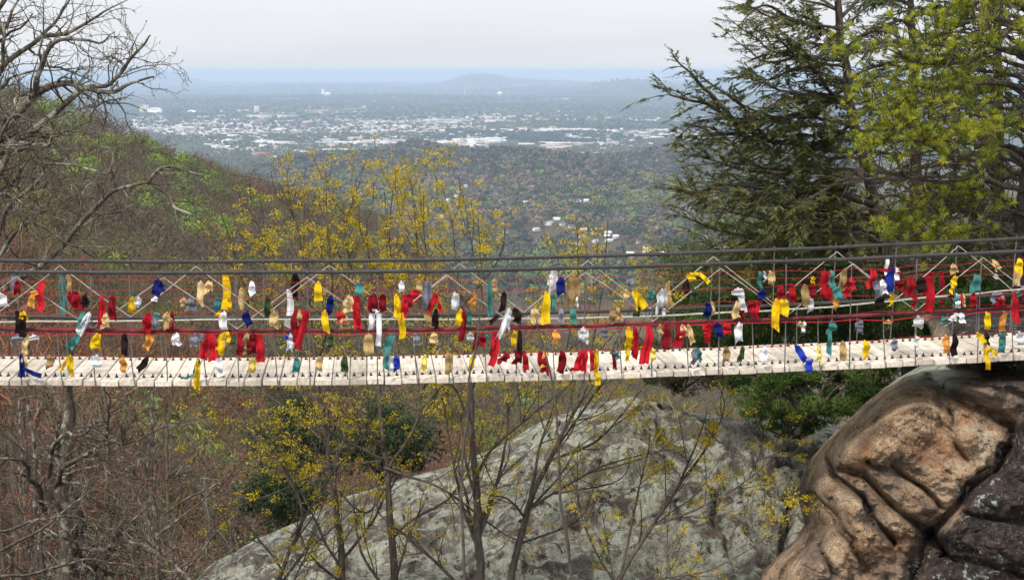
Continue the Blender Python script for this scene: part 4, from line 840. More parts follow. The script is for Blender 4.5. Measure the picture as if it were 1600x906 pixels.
# evergreen shrubs
def shrub(name, label, px, py, Y, wpx, hpx, n, cols, seed, leaf=0.04, cat='shrub', needle=False):
    global rng
    rng = np.random.default_rng(seed); c0 = P(px, py, Y); s_ = Y / F; rx, rz = wpx * s_ / 2, hpx * s_ / 2; base = c0 - np.array([0, 0, rz])
    root = empty(name, base, label, cat); mb = MB(); tops = []
    for k in range(14):
        d = unit([rng.normal(), rng.normal() * 0.7, rng.uniform(0.6, 1.6)]); e = c0 + d * np.array([rx, min(rx, 1.3) * 0.8, rz]) * rng.uniform(0.5, 0.95)
        q = smooth_path([base + rng.normal(0, 0.05, 3), (base + e) / 2 + rng.normal(0, 0.1, 3), e], 4); mb.tube(q, np.linspace(0.02, 0.004, len(q)), 4); tops.append(e)
    under(root, mb.build('stems', M_BARK_CON))
    k = 60; d = rdirs(k); cl = c0 + d * np.array([rx, min(rx, 1.4) * 0.8, rz]) * (rng.uniform(0.25, 1, (k, 1)) ** 0.6); rad = rng.uniform(0.12, 0.34, k) * min(rx, rz) * 1.3
    w_ = rng.integers(0, k, n); cen = cl[w_] + rdirs(n) * rad[w_][:, None] * (rng.uniform(0.3, 1, (n, 1)) ** 0.5) * np.array([1.3, 1, 0.75])
    if needle: da = unit_rows(rdirs(n) + np.array([0, 0, 0.5])) * leaf * rng.uniform(0.6, 1.3, (n, 1)); db = unit_rows(np.cross(da, rdirs(n))) * leaf * 0.12
    else: nn = unit_rows(rdirs(n) + np.array([0, -0.3, 0.9])); da = unit_rows(np.cross(nn, rdirs(n))) * leaf * rng.uniform(0.6, 1.3, (n, 1)); db = np.cross(nn, unit_rows(da)) * leaf * 0.42
    pc = np.array(cols)[rng.integers(0, len(cols), k)][w_] * rng.uniform(0.7, 1.3, (n, 1)); mb = MB(); mb.quads(cen, da, db, pc); under(root, mb.build('foliage', M_LEAF)); return root
EV = [(0.03, 0.05, 0.018), (0.045, 0.07, 0.022), (0.02, 0.035, 0.014)]
shrub('evergreen_shrub', 'dark glossy evergreen shrub behind the flowering trunks, left of centre', 455, 700, 24, 140, 180, 6000, EV, 81)
shrub('evergreen_shrub', 'dark evergreen shrub low against the left end of the pale boulder', 440, 780, 23, 150, 110, 4500, EV, 82)
shrub('evergreen_shrub', 'rounded evergreen shrub just under the deck near the pale boulder top', 600, 690, 24.5, 170, 130, 8000, EV, 83)
JN = [(0.045, 0.085, 0.015), (0.06, 0.11, 0.018), (0.09, 0.13, 0.03), (0.03, 0.055, 0.015)]
shrub('juniper_bush', 'feathery green bush under the deck left of the brown boulder', 1270, 600, 16.2, 280, 110, 26000, JN, 84, 0.05, needle=True)
shrub('juniper_bush', 'feathery bush right behind the railing at the far right', 1530, 500, 16.5, 240, 190, 22000, JN, 85, 0.05, needle=True)
shrub('juniper_bush', 'feathery bush behind the railing above the brown boulder', 1370, 500, 17.5, 260, 170, 22000, JN, 86, 0.05, needle=True)
shrub('juniper_bush', 'feathery bush behind the railing below the hemlock tips', 1180, 500, 18, 240, 170, 20000, JN, 87, 0.05, needle=True)
BRN = [(0.07, 0.05, 0.03), (0.05, 0.055, 0.025), (0.10, 0.07, 0.045)]
shrub('bramble_bush', 'brown twiggy bush behind the deck right of the flowering crowns', 1060, 560, 19, 200, 110, 9000, BRN, 88, 0.045, needle=True)
shrub('evergreen_shrub', 'low dark shrub between the boulder top and the deck', 1230, 650, 17.5, 150, 60, 6000, JN, 89, 0.045, needle=True)
# dense dark backing conifers just behind the railing
for i, (px, py, Y, lb) in enumerate(((1150, 470, 24, 'left'), (1330, 440, 26, 'middle'), (1520, 440, 27, 'right'))):
    shrub('young_hemlock', f'bushy young hemlock deep behind the railing, {lb} one of three', px, py, Y, 300, 260, 30000, HC + [(0.05, 0.08, 0.02)], 90 + i, 0.075, 'tree', needle=True)

# ================================================================== ROCKS
def m_rock_pale():
    m, t, b = mat('lichen_rock', 0.92, 0.15); tc = N(t, 'ShaderNodeTexCoord'); o_ = tc.outputs['Object']
    stone = ramp(t, [(0.3, (0.06, 0.052, 0.045)), (0.5, (0.16, 0.14, 0.12)), (0.7, (0.28, 0.245, 0.21))], nz(t, o_, 1.6, 9, 0.68, 0.3))
    lich = ramp(t, [(0.3, (0.25, 0.255, 0.19)), (0.52, (0.46, 0.465, 0.37)), (0.70, (0.60, 0.61, 0.53))], nz(t, o_, 9, 8, 0.75))
    c = mix(t, step(t, nz(t, o_, 2.3, 10, 0.72, 0.5), 0.45, 0.53), stone, lich)
    c = mix(t, step(t, nz(t, o_, 4.5, 9, 0.75, 0.8), 0.55, 0.62), c, (0.035, 0.032, 0.028))
    c = mix(t, step(t, nz(t, o_, 22, 5, 0.7), 0.56, 0.66), c, (0.06, 0.057, 0.05))
    c = mix(t, step(t, nz(t, o_, 0.9, 8, 0.65, 0.3), 0.56, 0.68), c, (0.15, 0.14, 0.115)); c = mix(t, step(t, nz(t, o_, 1.1, 5, 0.6, 0.3), 0.66, 0.72), c, (0.13, 0.07, 0.05))
    t.links.new(c, b.inputs['Base Color'])
    h = N(t, 'ShaderNodeMath', operation='ADD'); t.links.new(nz(t, o_, 5, 10, 0.7), h.inputs[0]); t.links.new(nz(t, o_, 30, 6, 0.7), h.inputs[1])
    bp = N(t, 'ShaderNodeBump'); bp.inputs['Strength'].default_value = 1.0; bp.inputs['Distance'].default_value = 0.09
    t.links.new(h.outputs[0], bp.inputs['Height']); t.links.new(bp.outputs[0], b.inputs['Normal']); return m
M_PALE = m_rock_pale()
def polyd(px, py, line):
    d = np.full(px.shape, 1e9)
    for (x0, y0), (x1, y1) in zip(line[:-1], line[1:]):
        vx, vy = x1 - x0, y1 - y0; t_ = np.clip(((px - x0) * vx + (py - y0) * vy) / (vx * vx + vy * vy + 1e-9), 0, 1); d = np.minimum(d, np.hypot(px - x0 - t_ * vx, py - y0 - t_ * vy))
    return d
def pale_rock(name, label, crest, Yc, Yf, ybot, px0, px1, seed, bulges, cracks, back=3.5):
    nu, nv = 360, 170; u = np.linspace(px0, px1, nu); cx_, cy_ = zip(*crest); yc = np.interp(u, cx_, cy_)
    t_ = np.concatenate([np.linspace(0, 1, 130), np.linspace(1, 1.35, 41)[1:]]); PX, T_ = np.meshgrid(u, t_, indexing='ij'); YC = np.repeat(yc[:, None], len(t_), 1)
    Tc = np.clip(T_, 0, 1); Yd = Yf + (Yc - Yf) * Tc ** 1.35; PY = ybot + (YC - ybot) * Tc
    D = np.stack([(PX - CX) / F, np.zeros_like(PX), np.zeros_like(PX)], -1) + upv * ((CY - PY) / F)[..., None] + fwd; V = D * (Yd / D[..., 1])[..., None]
    ov = np.clip(T_ - 1, 0, 1) / 0.35; V[..., 1] += ov * back; V[..., 2] -= ov ** 1.5 * 3.5; V[..., 0] += ov * back * (PX - CX) / F
    # round the crest
    k = np.exp(-((T_ - 1) / 0.05) ** 2); V[..., 2] -= k * 0.06
    nrm = np.array([0, -0.6, 0.8]); f = fbm(V * 0.8, 4, seed); rdg = np.clip(0.20 - np.abs(fbm(V * 1.3, 4, seed + 40)), 0, 1) * 5; V -= nrm * (0.10 * rdg * (1 - np.exp(-((T_ - 1) / 0.05) ** 2)) * (fbm(V * 0.5, 2, seed + 60) > -0.1))[..., None]; V += nrm * (0.24 * f + 0.11 * fbm(V * 3.5, 5, seed + 9, 0.6) * (1 - k))[..., None] * np.clip(1.3 - k, 0.3, 1)[..., None]
    for (bx, by, br, ba) in bulges: V += nrm * (ba * np.exp(-((PX - bx) ** 2 + ((PY - by) * 1.3) ** 2) / br ** 2))[..., None]
    for ln, wd, am in cracks: V -= nrm * (am * np.exp(-(polyd(PX + 14 * fbm(V * 1.5, 3, seed + 3), PY, ln) / wd) ** 2))[..., None]
    o = mesh_np(name, V.reshape(-1, 3), grid_faces(nu, len(t_))[:, ::-1], M_PALE, None, None, True); c = V.reshape(-1, 3).mean(0); recentre(o, (c[0], c[1], V[..., 2].min())); return tag(o, label, 'rock')
pale_rock('boulder', 'huge pale boulder crusted with grey-green lichen behind the flowering trees', [(240, 960), (300, 915), (340, 872), (400, 838), (470, 812), (520, 782), (580, 768), (640, 752), (700, 735), (760, 706), (830, 665), (880, 648), (940, 628), (985, 621), (1025, 630), (1070, 645), (1120, 650), (1180, 643), (1240, 646), (1300, 652), (1335, 690), (1380, 800), (1440, 930)],
          19.5, 13.8, 990, 240, 1440, 5, [(980, 720, 130, 0.35), (650, 830, 160, 0.3), (1120, 800, 90, 0.25), (880, 860, 120, 0.25)],
          [([(985, 690), (1030, 700), (1045, 690)], 16, 0.45), ([(900, 770), (960, 790), (1000, 780)], 14, 0.28), ([(820, 850), (900, 845)], 12, 0.3), ([(560, 800), (620, 790)], 14, 0.25), ([(1060, 648), (1110, 680), (1180, 690), (1215, 740), (1235, 800), (1225, 900)], 8, 0.32), ([(1160, 640), (1200, 675), (1300, 700)], 8, 0.22), ([(1130, 760), (1110, 830), (1150, 900)], 9, 0.2), ([(480, 840), (380, 870)], 8, 0.15)])
# brown overhanging boulder
OUT = [(540, 1470), (560, 1452), (573, 1436), (592, 1402), (610, 1376), (640, 1342), (668, 1312), (690, 1290), (715, 1270), (745, 1256), (770, 1249), (795, 1252), (820, 1256), (845, 1240), (870, 1215), (890, 1195), (920, 1178), (1000, 1150), (1080, 1130)]
oy, ox = zip(*OUT)
rows = np.linspace(548, 1080, 300); xl = np.interp(rows, oy, ox)
a_ = np.concatenate([np.radians(np.linspace(-85, 90, 110)), np.full(220, np.pi / 2)]); ext = np.concatenate([np.zeros(110), np.linspace(0, 1, 221)[1:]])
Aa, RW = np.meshgrid(a_, rows, indexing='ij'); E, XL = np.meshgrid(ext, xl, indexing='ij')
Rp, Ry, Yf = 95.0, 1.5, 12.1
PXb = XL + Rp * (1 - np.cos(Aa)) + E * (1950 - XL); Yb = Yf + Ry * (1 - np.sin(Aa)); PYb = RW.copy()
low = np.clip((RW - 700) / 300, 0, 1); Yb = Yb - 0.3 * low + 0.35 * np.clip((640 - RW) / 90, 0, 1)
w1 = fbm(np.stack([PXb / 60, PYb / 60, PXb * 0], -1), 3, 12) * 9; QX, QY = PXb + w1, PYb + 0.7 * w1
def G(line, wd): return np.exp(-(polyd(QX, QY, line) / wd) ** 2)
front = np.clip(np.sin(Aa), 0, 1)
dep = np.zeros_like(PXb)
for ln, wd, am in [([(1285, 705), (1300, 745), (1345, 775), (1370, 815), (1400, 850)], 10, 0.28), ([(1265, 770), (1300, 800), (1340, 850), (1350, 890)], 9, 0.20), ([(1310, 735), (1350, 745), (1395, 790), (1450, 830), (1480, 870)], 12, 0.30),
                   ([(1262, 800), (1280, 850), (1310, 900)], 8, 0.12), ([(1410, 740), (1440, 760), (1465, 790)], 8, 0.18), ([(1360, 725), (1385, 740), (1405, 735)], 6, 0.1), ([(1480, 640), (1490, 690), (1510, 720)], 9, 0.15),
                   ([(1450, 590), (1490, 620), (1540, 640), (1570, 660), (1580, 700), (1550, 730), (1500, 760), (1480, 800), (1450, 840), (1430, 900), (1430, 960)], 17, 0.28),
                   ([(1500, 800), (1560, 815), (1620, 820)], 9, 0.12), ([(1460, 875), (1540, 880), (1620, 905)], 9, 0.12), ([(1330, 875), (1335, 900), (1345, 940)], 7, 0.10), ([(1210, 880), (1230, 930)], 8, 0.1), ([(1500, 600), (1600, 615)], 10, 0.12), ([(1380, 900), (1400, 940)], 7, 0.12)]:
    dep += am * 0.8 * G(ln, wd * 0.5) + am * 0.42 * G(ln, wd * 1.9)
for (bx, by, sx, sy, am) in [(1400, 690, 80, 60, 0.18), (1360, 840, 50, 40, 0.14), (1340, 780, 40, 22, 0.10), (1560, 600, 70, 28, 0.42), (1560, 780, 90, 80, 0.30), (1540, 860, 80, 40, 0.16), (1420, 800, 45, 40, 0.15), (1300, 880, 60, 30, 0.12), (1650, 700, 60, 60, 0.4), (1510, 690, 26, 30, 0.12)]:
    dep -= am * np.exp(-((PXb - bx) / sx) ** 2 - ((PYb - by) / sy) ** 2)
# the hollow under the lip at the top right
dep += 0.75 * np.exp(-((QX - 1530) / 75) ** 2 - ((QY - 578) / 17) ** 2) + 0.25 * np.exp(-((QX - 1480) / 35) ** 2 - ((QY - 590) / 22) ** 2)
Yb = Yb + dep * front
D = np.stack([(PXb - CX) / F, np.zeros_like(PXb), np.zeros_like(PXb)], -1) + upv * ((CY - PYb) / F)[..., None] + fwd; V = D * (Yb / D[..., 1])[..., None]
V[..., 1] += -(0.09 * fbm(V * 1.6, 5, 31) + 0.05 * fbm(V * 5.5, 5, 32, 0.65)) * np.clip(front + 0.3, 0, 1); V[..., 0] += 0.03 * fbm(V * 2, 3, 33); Vq = V @ np.array([[0.8, 0, 0.6], [0, 1, 0], [-0.6, 0, 0.8]]) * np.array([2.2, 2.2, 5.5]); V[..., 1] += 0.05 * np.clip(0.22 - np.abs(fbm(Vq, 3, 41)), 0, 1) * 3 * np.clip(front, 0, 1) + 0.02 * np.clip(0.3 - np.abs(fbm(V * 11, 3, 44)), 0, 1) * front
cap = V[:, :1, :].copy(); caps = [cap + np.array([0.05 * q, 0.25 * q, 0.03 * min(q, 3) - 0.03 * max(0, q - 4)]) for q in range(14, 0, -1)]; V = np.concatenate(caps + [V], 1)
PXa = np.concatenate([PXb[:, :1]] * 14 + [PXb], 1); PYa = np.concatenate([PYb[:, :1]] * 14 + [PYb], 1)
# dark weathered patina on the right-hand lobe and shoulder; darker too in the hollow under the lip
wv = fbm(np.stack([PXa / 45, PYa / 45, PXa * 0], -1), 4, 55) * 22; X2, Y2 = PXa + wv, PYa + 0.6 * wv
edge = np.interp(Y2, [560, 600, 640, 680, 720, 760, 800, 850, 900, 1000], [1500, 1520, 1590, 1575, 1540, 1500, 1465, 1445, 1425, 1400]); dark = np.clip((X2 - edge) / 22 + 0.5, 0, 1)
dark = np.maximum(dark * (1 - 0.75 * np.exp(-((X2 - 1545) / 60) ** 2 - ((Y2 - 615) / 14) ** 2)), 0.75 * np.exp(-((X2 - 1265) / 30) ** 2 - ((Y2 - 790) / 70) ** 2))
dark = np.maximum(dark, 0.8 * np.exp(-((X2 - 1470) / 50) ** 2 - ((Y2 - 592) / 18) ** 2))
lichm = 2.0 * np.exp(-((X2 - 1425) / 50) ** 2 - ((Y2 - 582) / 20) ** 2) + 0.5 * (np.sin(X2 * 0.0) + 0) * 0
rust = 0.8 * np.exp(-(polyd(X2, Y2, [(1460, 720), (1500, 680), (1515, 660)]) / 15) ** 2) + 0.7 * np.exp(-(polyd(X2, Y2, [(1330, 740), (1350, 700)]) / 15) ** 2) + 0.6 * np.exp(-((X2 - 1400) / 50) ** 2 - ((Y2 - 860) / 25) ** 2) + 0.5 * np.exp(-(polyd(X2, Y2, [(1500, 615), (1510, 640), (1520, 665)]) / 12) ** 2)
cols = np.stack([dark, np.clip(rust, 0, 1), np.clip(lichm * 1.3, 0, 1)], -1).reshape(-1, 3)
m_br, t, b = mat('brown_sandstone', 0.9, 0.2); tc = N(t, 'ShaderNodeTexCoord'); o_ = tc.outputs['Object']; at = N(t, 'ShaderNodeAttribute'); at.attribute_name = 'Col'; se = N(t, 'ShaderNodeSeparateColor'); t.links.new(at.outputs['Color'], se.inputs[0])
tan = ramp(t, [(0.36, (0.06, 0.04, 0.028)), (0.44, (0.26, 0.16, 0.09)), (0.53, (0.50, 0.345, 0.21)), (0.66, (0.68, 0.56, 0.42))], nz(t, o_, 2.6, 12, 0.74, 0.15))
gr = nz(t, o_, 60, 4, 0.7); tan = mix(t, step(t, nz(t, o_, 9, 9, 0.72), 0.56, 0.66), tan, (0.13, 0.095, 0.075)); tan = mix(t, step(t, gr, 0.53, 0.62), tan, (0.09, 0.06, 0.045)); tan = mix(t, step(t, nz(t, o_, 70, 3, 0.6), 0.60, 0.68), tan, (0.62, 0.55, 0.46)); tan = mix(t, step(t, nz(t, o_, 1.2, 6, 0.6), 0.54, 0.68), tan, (0.17, 0.13, 0.105)); rm = N(t, 'ShaderNodeMapping'); rm.inputs['Rotation'].default_value = (0, R(38), 0); t.links.new(o_, rm.inputs['Vector']); tan = mix(t, step(t, nz(t, rm.outputs[0], 1.0, 9, 0.75, 0, (2.4, 2.4, 5.5)), 0.58, 0.66), tan, (0.035, 0.028, 0.024)); rmul = N(t, 'ShaderNodeMath', operation='MULTIPLY'); t.links.new(se.outputs[1], rmul.inputs[0]); t.links.new(step(t, nz(t, o_, 5, 7, 0.7), 0.35, 0.65), rmul.inputs[1]); tan = mix(t, rmul.outputs[0], tan, (0.34, 0.13, 0.045))
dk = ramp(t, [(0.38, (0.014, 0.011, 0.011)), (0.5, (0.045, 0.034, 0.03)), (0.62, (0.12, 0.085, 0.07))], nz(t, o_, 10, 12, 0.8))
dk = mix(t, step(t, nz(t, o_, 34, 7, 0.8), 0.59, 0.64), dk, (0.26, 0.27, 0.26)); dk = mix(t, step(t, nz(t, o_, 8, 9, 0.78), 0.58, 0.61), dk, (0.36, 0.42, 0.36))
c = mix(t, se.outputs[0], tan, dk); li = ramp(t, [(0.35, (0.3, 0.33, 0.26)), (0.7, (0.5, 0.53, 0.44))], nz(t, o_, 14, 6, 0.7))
mul = N(t, 'ShaderNodeMath', operation='MULTIPLY'); t.links.new(se.outputs[2], mul.inputs[0]); t.links.new(step(t, nz(t, o_, 6, 8, 0.7), 0.40, 0.47), mul.inputs[1]); c = mix(t, mul.outputs[0], c, li)
t.links.new(c, b.inputs['Base Color']); h = N(t, 'ShaderNodeMath', operation='ADD'); t.links.new(nz(t, o_, 6, 10, 0.7), h.inputs[0]); t.links.new(nz(t, o_, 55, 5, 0.7), h.inputs[1])
bp = N(t, 'ShaderNodeBump'); bp.inputs['Strength'].default_value = 1.0; bp.inputs['Distance'].default_value = 0.045; t.links.new(h.outputs[0], bp.inputs['Height']); t.links.new(bp.outputs[0], b.inputs['Normal'])
o = mesh_np('boulder', V.reshape(-1, 3), grid_faces(V.shape[0], V.shape[1]), m_br, cols, None, True); vv = V.reshape(-1, 3); recentre(o, (vv[:, 0].mean(), vv[:, 1].mean(), vv[:, 2].min())); tag(o, 'brown weathered sandstone boulder with deep folds under the right end of the bridge', 'rock')

# ================================================================== BRIDGE
TH = R(6.0); A_ = np.array([math.cos(TH), math.sin(TH), 0]); B_ = np.array([-math.sin(TH), math.cos(TH), 0]); O_ = np.array([0, 11.55, 0.0]); WD = 0.92
def on_plane(px, py, off):
    d = ray(px, py); q = O_ + B_ * off; return d * ((q @ B_) / (d @ B_))
def fitz(data, off, deg=4):
    pts = np.array([on_plane(a, b_, off) for a, b_ in data]); s = (pts - O_) @ A_; co = np.polyfit(s, pts[:, 2], deg)
    lo, hi = s.min(), s.max()
    def f(q):
        q = np.asarray(q, float); qc = np.clip(q, lo, hi); dc = np.polyder(co); return np.polyval(co, qc) + (q - qc) * np.polyval(dc, qc)
    return f
deck = fitz([(0, 593), (200, 593.5), (400, 593), (600, 591.5), (800, 588), (1000, 581), (1200, 573), (1400, 565), (1600, 554)], 0.0, 3)
nrail = fitz([(0, 424.5), (200, 425.5), (400, 426), (600, 424.5), (800, 421), (1000, 416.5), (1200, 409.5), (1400, 401.5), (1600, 392.5)], 0.02, 3)
frail = fitz([(0, 407), (200, 408), (400, 408.5), (600, 407), (800, 403.5), (1000, 398.5), (1200, 391), (1400, 381.5), (1600, 372.4)], WD - 0.02, 3)
nmid = fitz([(0, 514), (200, 516), (400, 518), (600, 515.5), (800, 511), (1000, 506), (1200, 499), (1400, 491), (1600, 479)], 0.0, 3)
fmid = fitz([(0, 495), (200, 496), (400, 496), (600, 494), (800, 490), (1000, 485), (1200, 476.5), (1400, 468), (1600, 459.5)], WD, 3)
S0, S1 = -5.8, 6.2
def bp_(s, off, z): return O_ + A_ * s + B_ * off + np.array([0, 0, z])
bridge = empty('rope_bridge', bp_(0, WD / 2, float(deck(0)) - 0.1), 'swinging plank footbridge with dark hand ropes crossing the gorge', 'bridge')
def m_wood():
    m, t, b = mat('bleached_planks', 0.75, 0.3); tc = N(t, 'ShaderNodeTexCoord'); oi = N(t, 'ShaderNodeObjectInfo'); va = N(t, 'ShaderNodeVectorMath', operation='MULTIPLY_ADD')
    va.inputs[1].default_value = (37, 11, 5); t.links.new(oi.outputs['Random'], va.inputs[0]); t.links.new(tc.outputs['Object'], va.inputs[2]); v = va.outputs[0]
    g = nz(t, v, 1.0, 7, 0.62, 0.35, (55, 2.6, 40)); c = ramp(t, [(0.32, (0.42, 0.36, 0.30)), (0.47, (0.60, 0.52, 0.42)), (0.62, (0.73, 0.655, 0.56))], g)
    c = mix(t, step(t, nz(t, v, 3.0, 6, 0.6), 0.52, 0.72), c, (0.42, 0.36, 0.29)); c = mix(t, step(t, nz(t, v, 9, 5, 0.7), 0.62, 0.72), c, (0.22, 0.19, 0.17))
    mr = N(t, 'ShaderNodeMapRange'); mr.inputs['To Min'].default_value = 0.70; mr.inputs['To Max'].default_value = 1.08; t.links.new(oi.outputs['Random'], mr.inputs['Value']); s_ = N(t, 'ShaderNodeVectorMath', operation='SCALE'); t.links.new(c, s_.inputs[0]); t.links.new(mr.outputs[0], s_.inputs['Scale'])
    t.links.new(s_.outputs[0], b.inputs['Base Color']); bp = N(t, 'ShaderNodeBump'); bp.inputs['Strength'].default_value = 0.5; bp.inputs['Distance'].default_value = 0.003; t.links.new(g, bp.inputs['Height']); t.links.new(bp.outputs[0], b.inputs['Normal']); return m
M_WOOD = m_wood(); M_IRON = m_plain('dark_iron', (0.03, 0.027, 0.025), 0.5, 0.5, 0.3, 60)
M_HOSE = m_plain('dark_hose', (0.04, 0.038, 0.037), 0.6, 0.25, 0.3, 14, 0.001); M_STEEL = m_plain('steel_cable', (0.11, 0.105, 0.10), 0.5, 0.5, 0.35, 40); M_ROPE = m_plain('pale_rope', (0.36, 0.33, 0.29), 0.8, 0.2, 0.3, 30)
M_MAROON = m_plain('yarn_wrapped_rope', (0.10, 0.018, 0.022), 0.75, 0.2, 0.55, 9, 0.003); M_REDY = m_plain('red_yarn', (0.38, 0.012, 0.025), 0.8, 0.2, 0.2, 20)
import bmesh
def plank_mesh(wd, ln, th):
    bm = bmesh.new(); bmesh.ops.create_cube(bm, size=1.0, matrix=Matrix.Diagonal((wd, ln, th, 1))); bmesh.ops.bevel(bm, geom=list(bm.edges), offset=0.004, segments=2, affect='EDGES')
    me = bpy.data.meshes.new('plank'); bm.to_mesh(me); bm.free(); me.materials.append(M_WOOD); return me
PITCHP = 0.1435; PMS = [plank_mesh(PITCHP - g, WD + e, 0.046) for g, e in ((0.006, 0.03), (0.004, 0.038), (0.008, 0.024), (0.009, 0.034))]
mb = MB(); mb.tube([(0, 0, 0), (0, 0, 0.004)], [0.017, 0.017], 10, None, True); mb.tube([(0, 0, 0.004), (0, 0, 0.014)], [0.011, 0.011], 6, None, True); mb.tube([(0, 0, 0.014), (0, 0, 0.030)], [0.0055, 0.0055], 6, None, True)
bolt0 = mb.build('bolt', M_IRON); first_bolt = True; prs = random.Random(9)
inv = bridge.location
npl = int((S1 - S0) / PITCHP)
for i in range(npl):
    s = S0 + (i + 0.5) * PITCHP; z = float(deck(s)); slope = (float(deck(s + 0.05)) - float(deck(s - 0.05))) / 0.1
    o = bpy.data.objects.new('plank', PMS[prs.randrange(4)]); COL.objects.link(o); o.parent = bridge; c = bp_(s, WD / 2 - 0.0 + prs.uniform(-0.013, 0.013), z - 0.023 + prs.uniform(-0.002, 0.002)); o.location = Vector(c) - inv
    o.rotation_euler = (prs.uniform(-0.004, 0.004), -math.atan(slope) + prs.uniform(-0.006, 0.006), TH + prs.uniform(-0.006, 0.006))
    for yy in (-WD / 2 + 0.13, WD / 2 - 0.09):
        for xx in (-0.034, 0.034):
            if first_bolt: bo = bolt0; first_bolt = False
            else: bo = bolt0.copy(); COL.objects.link(bo)
            bo.parent = o; bo.location = (xx + prs.uniform(-.004, .004), yy + prs.uniform(-.005, .005), 0.0232); bo.rotation_euler = (prs.uniform(-.12, .12), prs.uniform(-.12, .12), prs.uniform(0, 3))
sS = np.linspace(S0, S1, 240)
def line(off, f, r, name, m, wobs=0.0, k=8, dz=0.0, par=bridge, seed=0, freq=3.0):
    z = f(sS) + dz; wob = fbm(np.stack([sS * freq, np.full_like(sS, seed * 3.3), sS * 0], -1), 3, seed) * wobs; wy = fbm(np.stack([sS * freq, np.full_like(sS, seed * 3.3 + 9), sS * 0], -1), 3, seed + 5) * wobs
    pts = np.array([bp_(s, off + b_, zz + a) for s, zz, a, b_ in zip(sS, z, wob, wy)]); mb = MB(); mb.tube(pts, r, k); o = mb.build(name, m, None, True)
    if par: under(par, o)
    return o
for off, f in ((0.02, nrail), (WD - 0.02, frail)): line(off, f, 0.0165, 'handrail', M_HOSE, 0.004, 10, seed=1, freq=1.5)
line(0.0, nmid, 0.0165, 'middle_rope', M_MAROON, 0.006, 9, seed=2); line(WD, fmid, 0.0165, 'middle_rope', M_HOSE, 0.004, 10, seed=3)
for off in (0.12, 0.45, WD - 0.1): line(off, deck, 0.012, 'bearer_cable', M_STEEL, 0.001, 6, -0.062, seed=4)
sag = lambda s: fmid(s) - 0.03 - 0.02 * np.sin(s * 0.9 + 0.4) + 0.10 * np.clip((s - 3.0) / 3, 0, 1)
line(WD - 0.05, sag, 0.009, 'pale_rope', M_ROPE, 0.004, 6, seed=6)
ss0 = float((on_plane(30, 500, 0) - O_) @ A_); STEP = PITCHP * 4
def straight(p, q, r, name, m, k=5, bow=0.0):
    pts = np.linspace(p, q, 7); pts += np.outer(np.sin(np.linspace(0, math.pi, 7)), rng.normal(0, bow, 3)); mb = MB(); mb.tube(pts, r, k); return under(bridge, mb.build(name, m, None, True))
rng = np.random.default_rng(3)
def clamp_at(s, off, f, r=0.021, name='clamp'):
    a = bp_(s - 0.012, off, float(f(s - 0.012))); b_ = bp_(s + 0.012, off, float(f(s + 0.012))); mb = MB(); mb.tube([a, b_], [r, r], 8, None, True); c = (a + b_) / 2; mb.box(c + np.array([0, -0.0, r]), A_ * 0.006, B_ * 0.012, (0, 0, 0.010)); under(bridge, mb.build(name, M_IRON))
k0 = int(math.floor((S0 - ss0) / STEP)); peaksN, peaksF = [], []
for k in range(k0, 30):
    s = ss0 + k * STEP
    if S0 < s < S1:
        straight(bp_(s, 0.02, float(nrail(s))), bp_(s + rng.normal(0, .008), -0.022, float(deck(s)) - 0.04), 0.0055, 'hanger_cable', M_STEEL, bow=0.004); clamp_at(s, 0.02, nrail)
        if k % 2 == 0: peaksN.append(s)
    sf = s + PITCHP * 1.1
    if S0 < sf < S1:
        straight(bp_(sf, WD - 0.02, float(frail(sf))), bp_(sf + rng.normal(0, .008), WD + 0.022, float(deck(sf)) - 0.06), 0.0055, 'hanger_cable', M_STEEL, bow=0.004); clamp_at(sf, WD - 0.02, frail)
        if k % 2 == 0: peaksF.append(sf)
    for d_ in (PITCHP * 2,):
        s2 = s + d_
        if S0 < s2 < S1 and k % 1 == 0:
            straight(bp_(s2, 0.0, float(nmid(s2))), bp_(s2 + 0.03, -0.022, float(deck(s2)) - 0.04), 0.005, 'short_hanger', M_STEEL, bow=0.004); straight(bp_(s2 + 0.1, WD, float(fmid(s2 + 0.1))), bp_(s2 + 0.12, WD + 0.022, float(deck(s2 + 0.12)) - 0.06), 0.005, 'short_hanger', M_STEEL, bow=0.004)
for pk, off, fr, fm, dxx in ((peaksN, -0.012, nrail, nmid, 0.02), (peaksF, WD - 0.06, frail, fmid, 0.0)):
    for a in pk:
        top = bp_(a, off, float(fr(a)) - 0.035)
        for sg in (-1, 1):
            q = a + sg * STEP
            if S0 - 0.3 < q < S1 + 0.3: straight(top, bp_(q + sg * 0.0, off, float(fm(q)) + 0.02), 0.004, 'lacing_rope', M_ROPE, 5, 0.006)
# yarn strings
frN = [0.07, 0.205, 0.35, 0.56, 0.77]; frF = [0.12, 0.30, 0.70]
strings = []
LBN = ['topmost near red yarn just below the near handrail', 'second near red yarn, between handrail and middle rope', 'third near red yarn, a little above the middle rope', 'near red yarn looping just under the middle rope', 'lowest near red yarn stretched low above the planks']
LBF = ['red yarn just below the far handrail', 'red yarn strung along the far side above the far middle rope', 'low red yarn strung along the far edge of the planks']
def string_fn(fr, near, idx):
    ft, fd = (nrail, deck) if near else (frail, deck)
    def f(s):
        s = np.asarray(s, float); d = (ft(s) - fd(s)); u = ((s - ss0) / STEP) % 1.0; return ft(s) - d * fr - 0.05 * u * (1 - u) * (1 + 0.6 * np.sin(s * 2.3 + idx * 2)) + 0.012 * np.sin(s * 1.7 + idx * 1.9)
    return f
SN = [string_fn(f_, True, i) for i, f_ in enumerate(frN)]; SF = [string_fn(f_, False, i + 5) for i, f_ in enumerate(frF)]
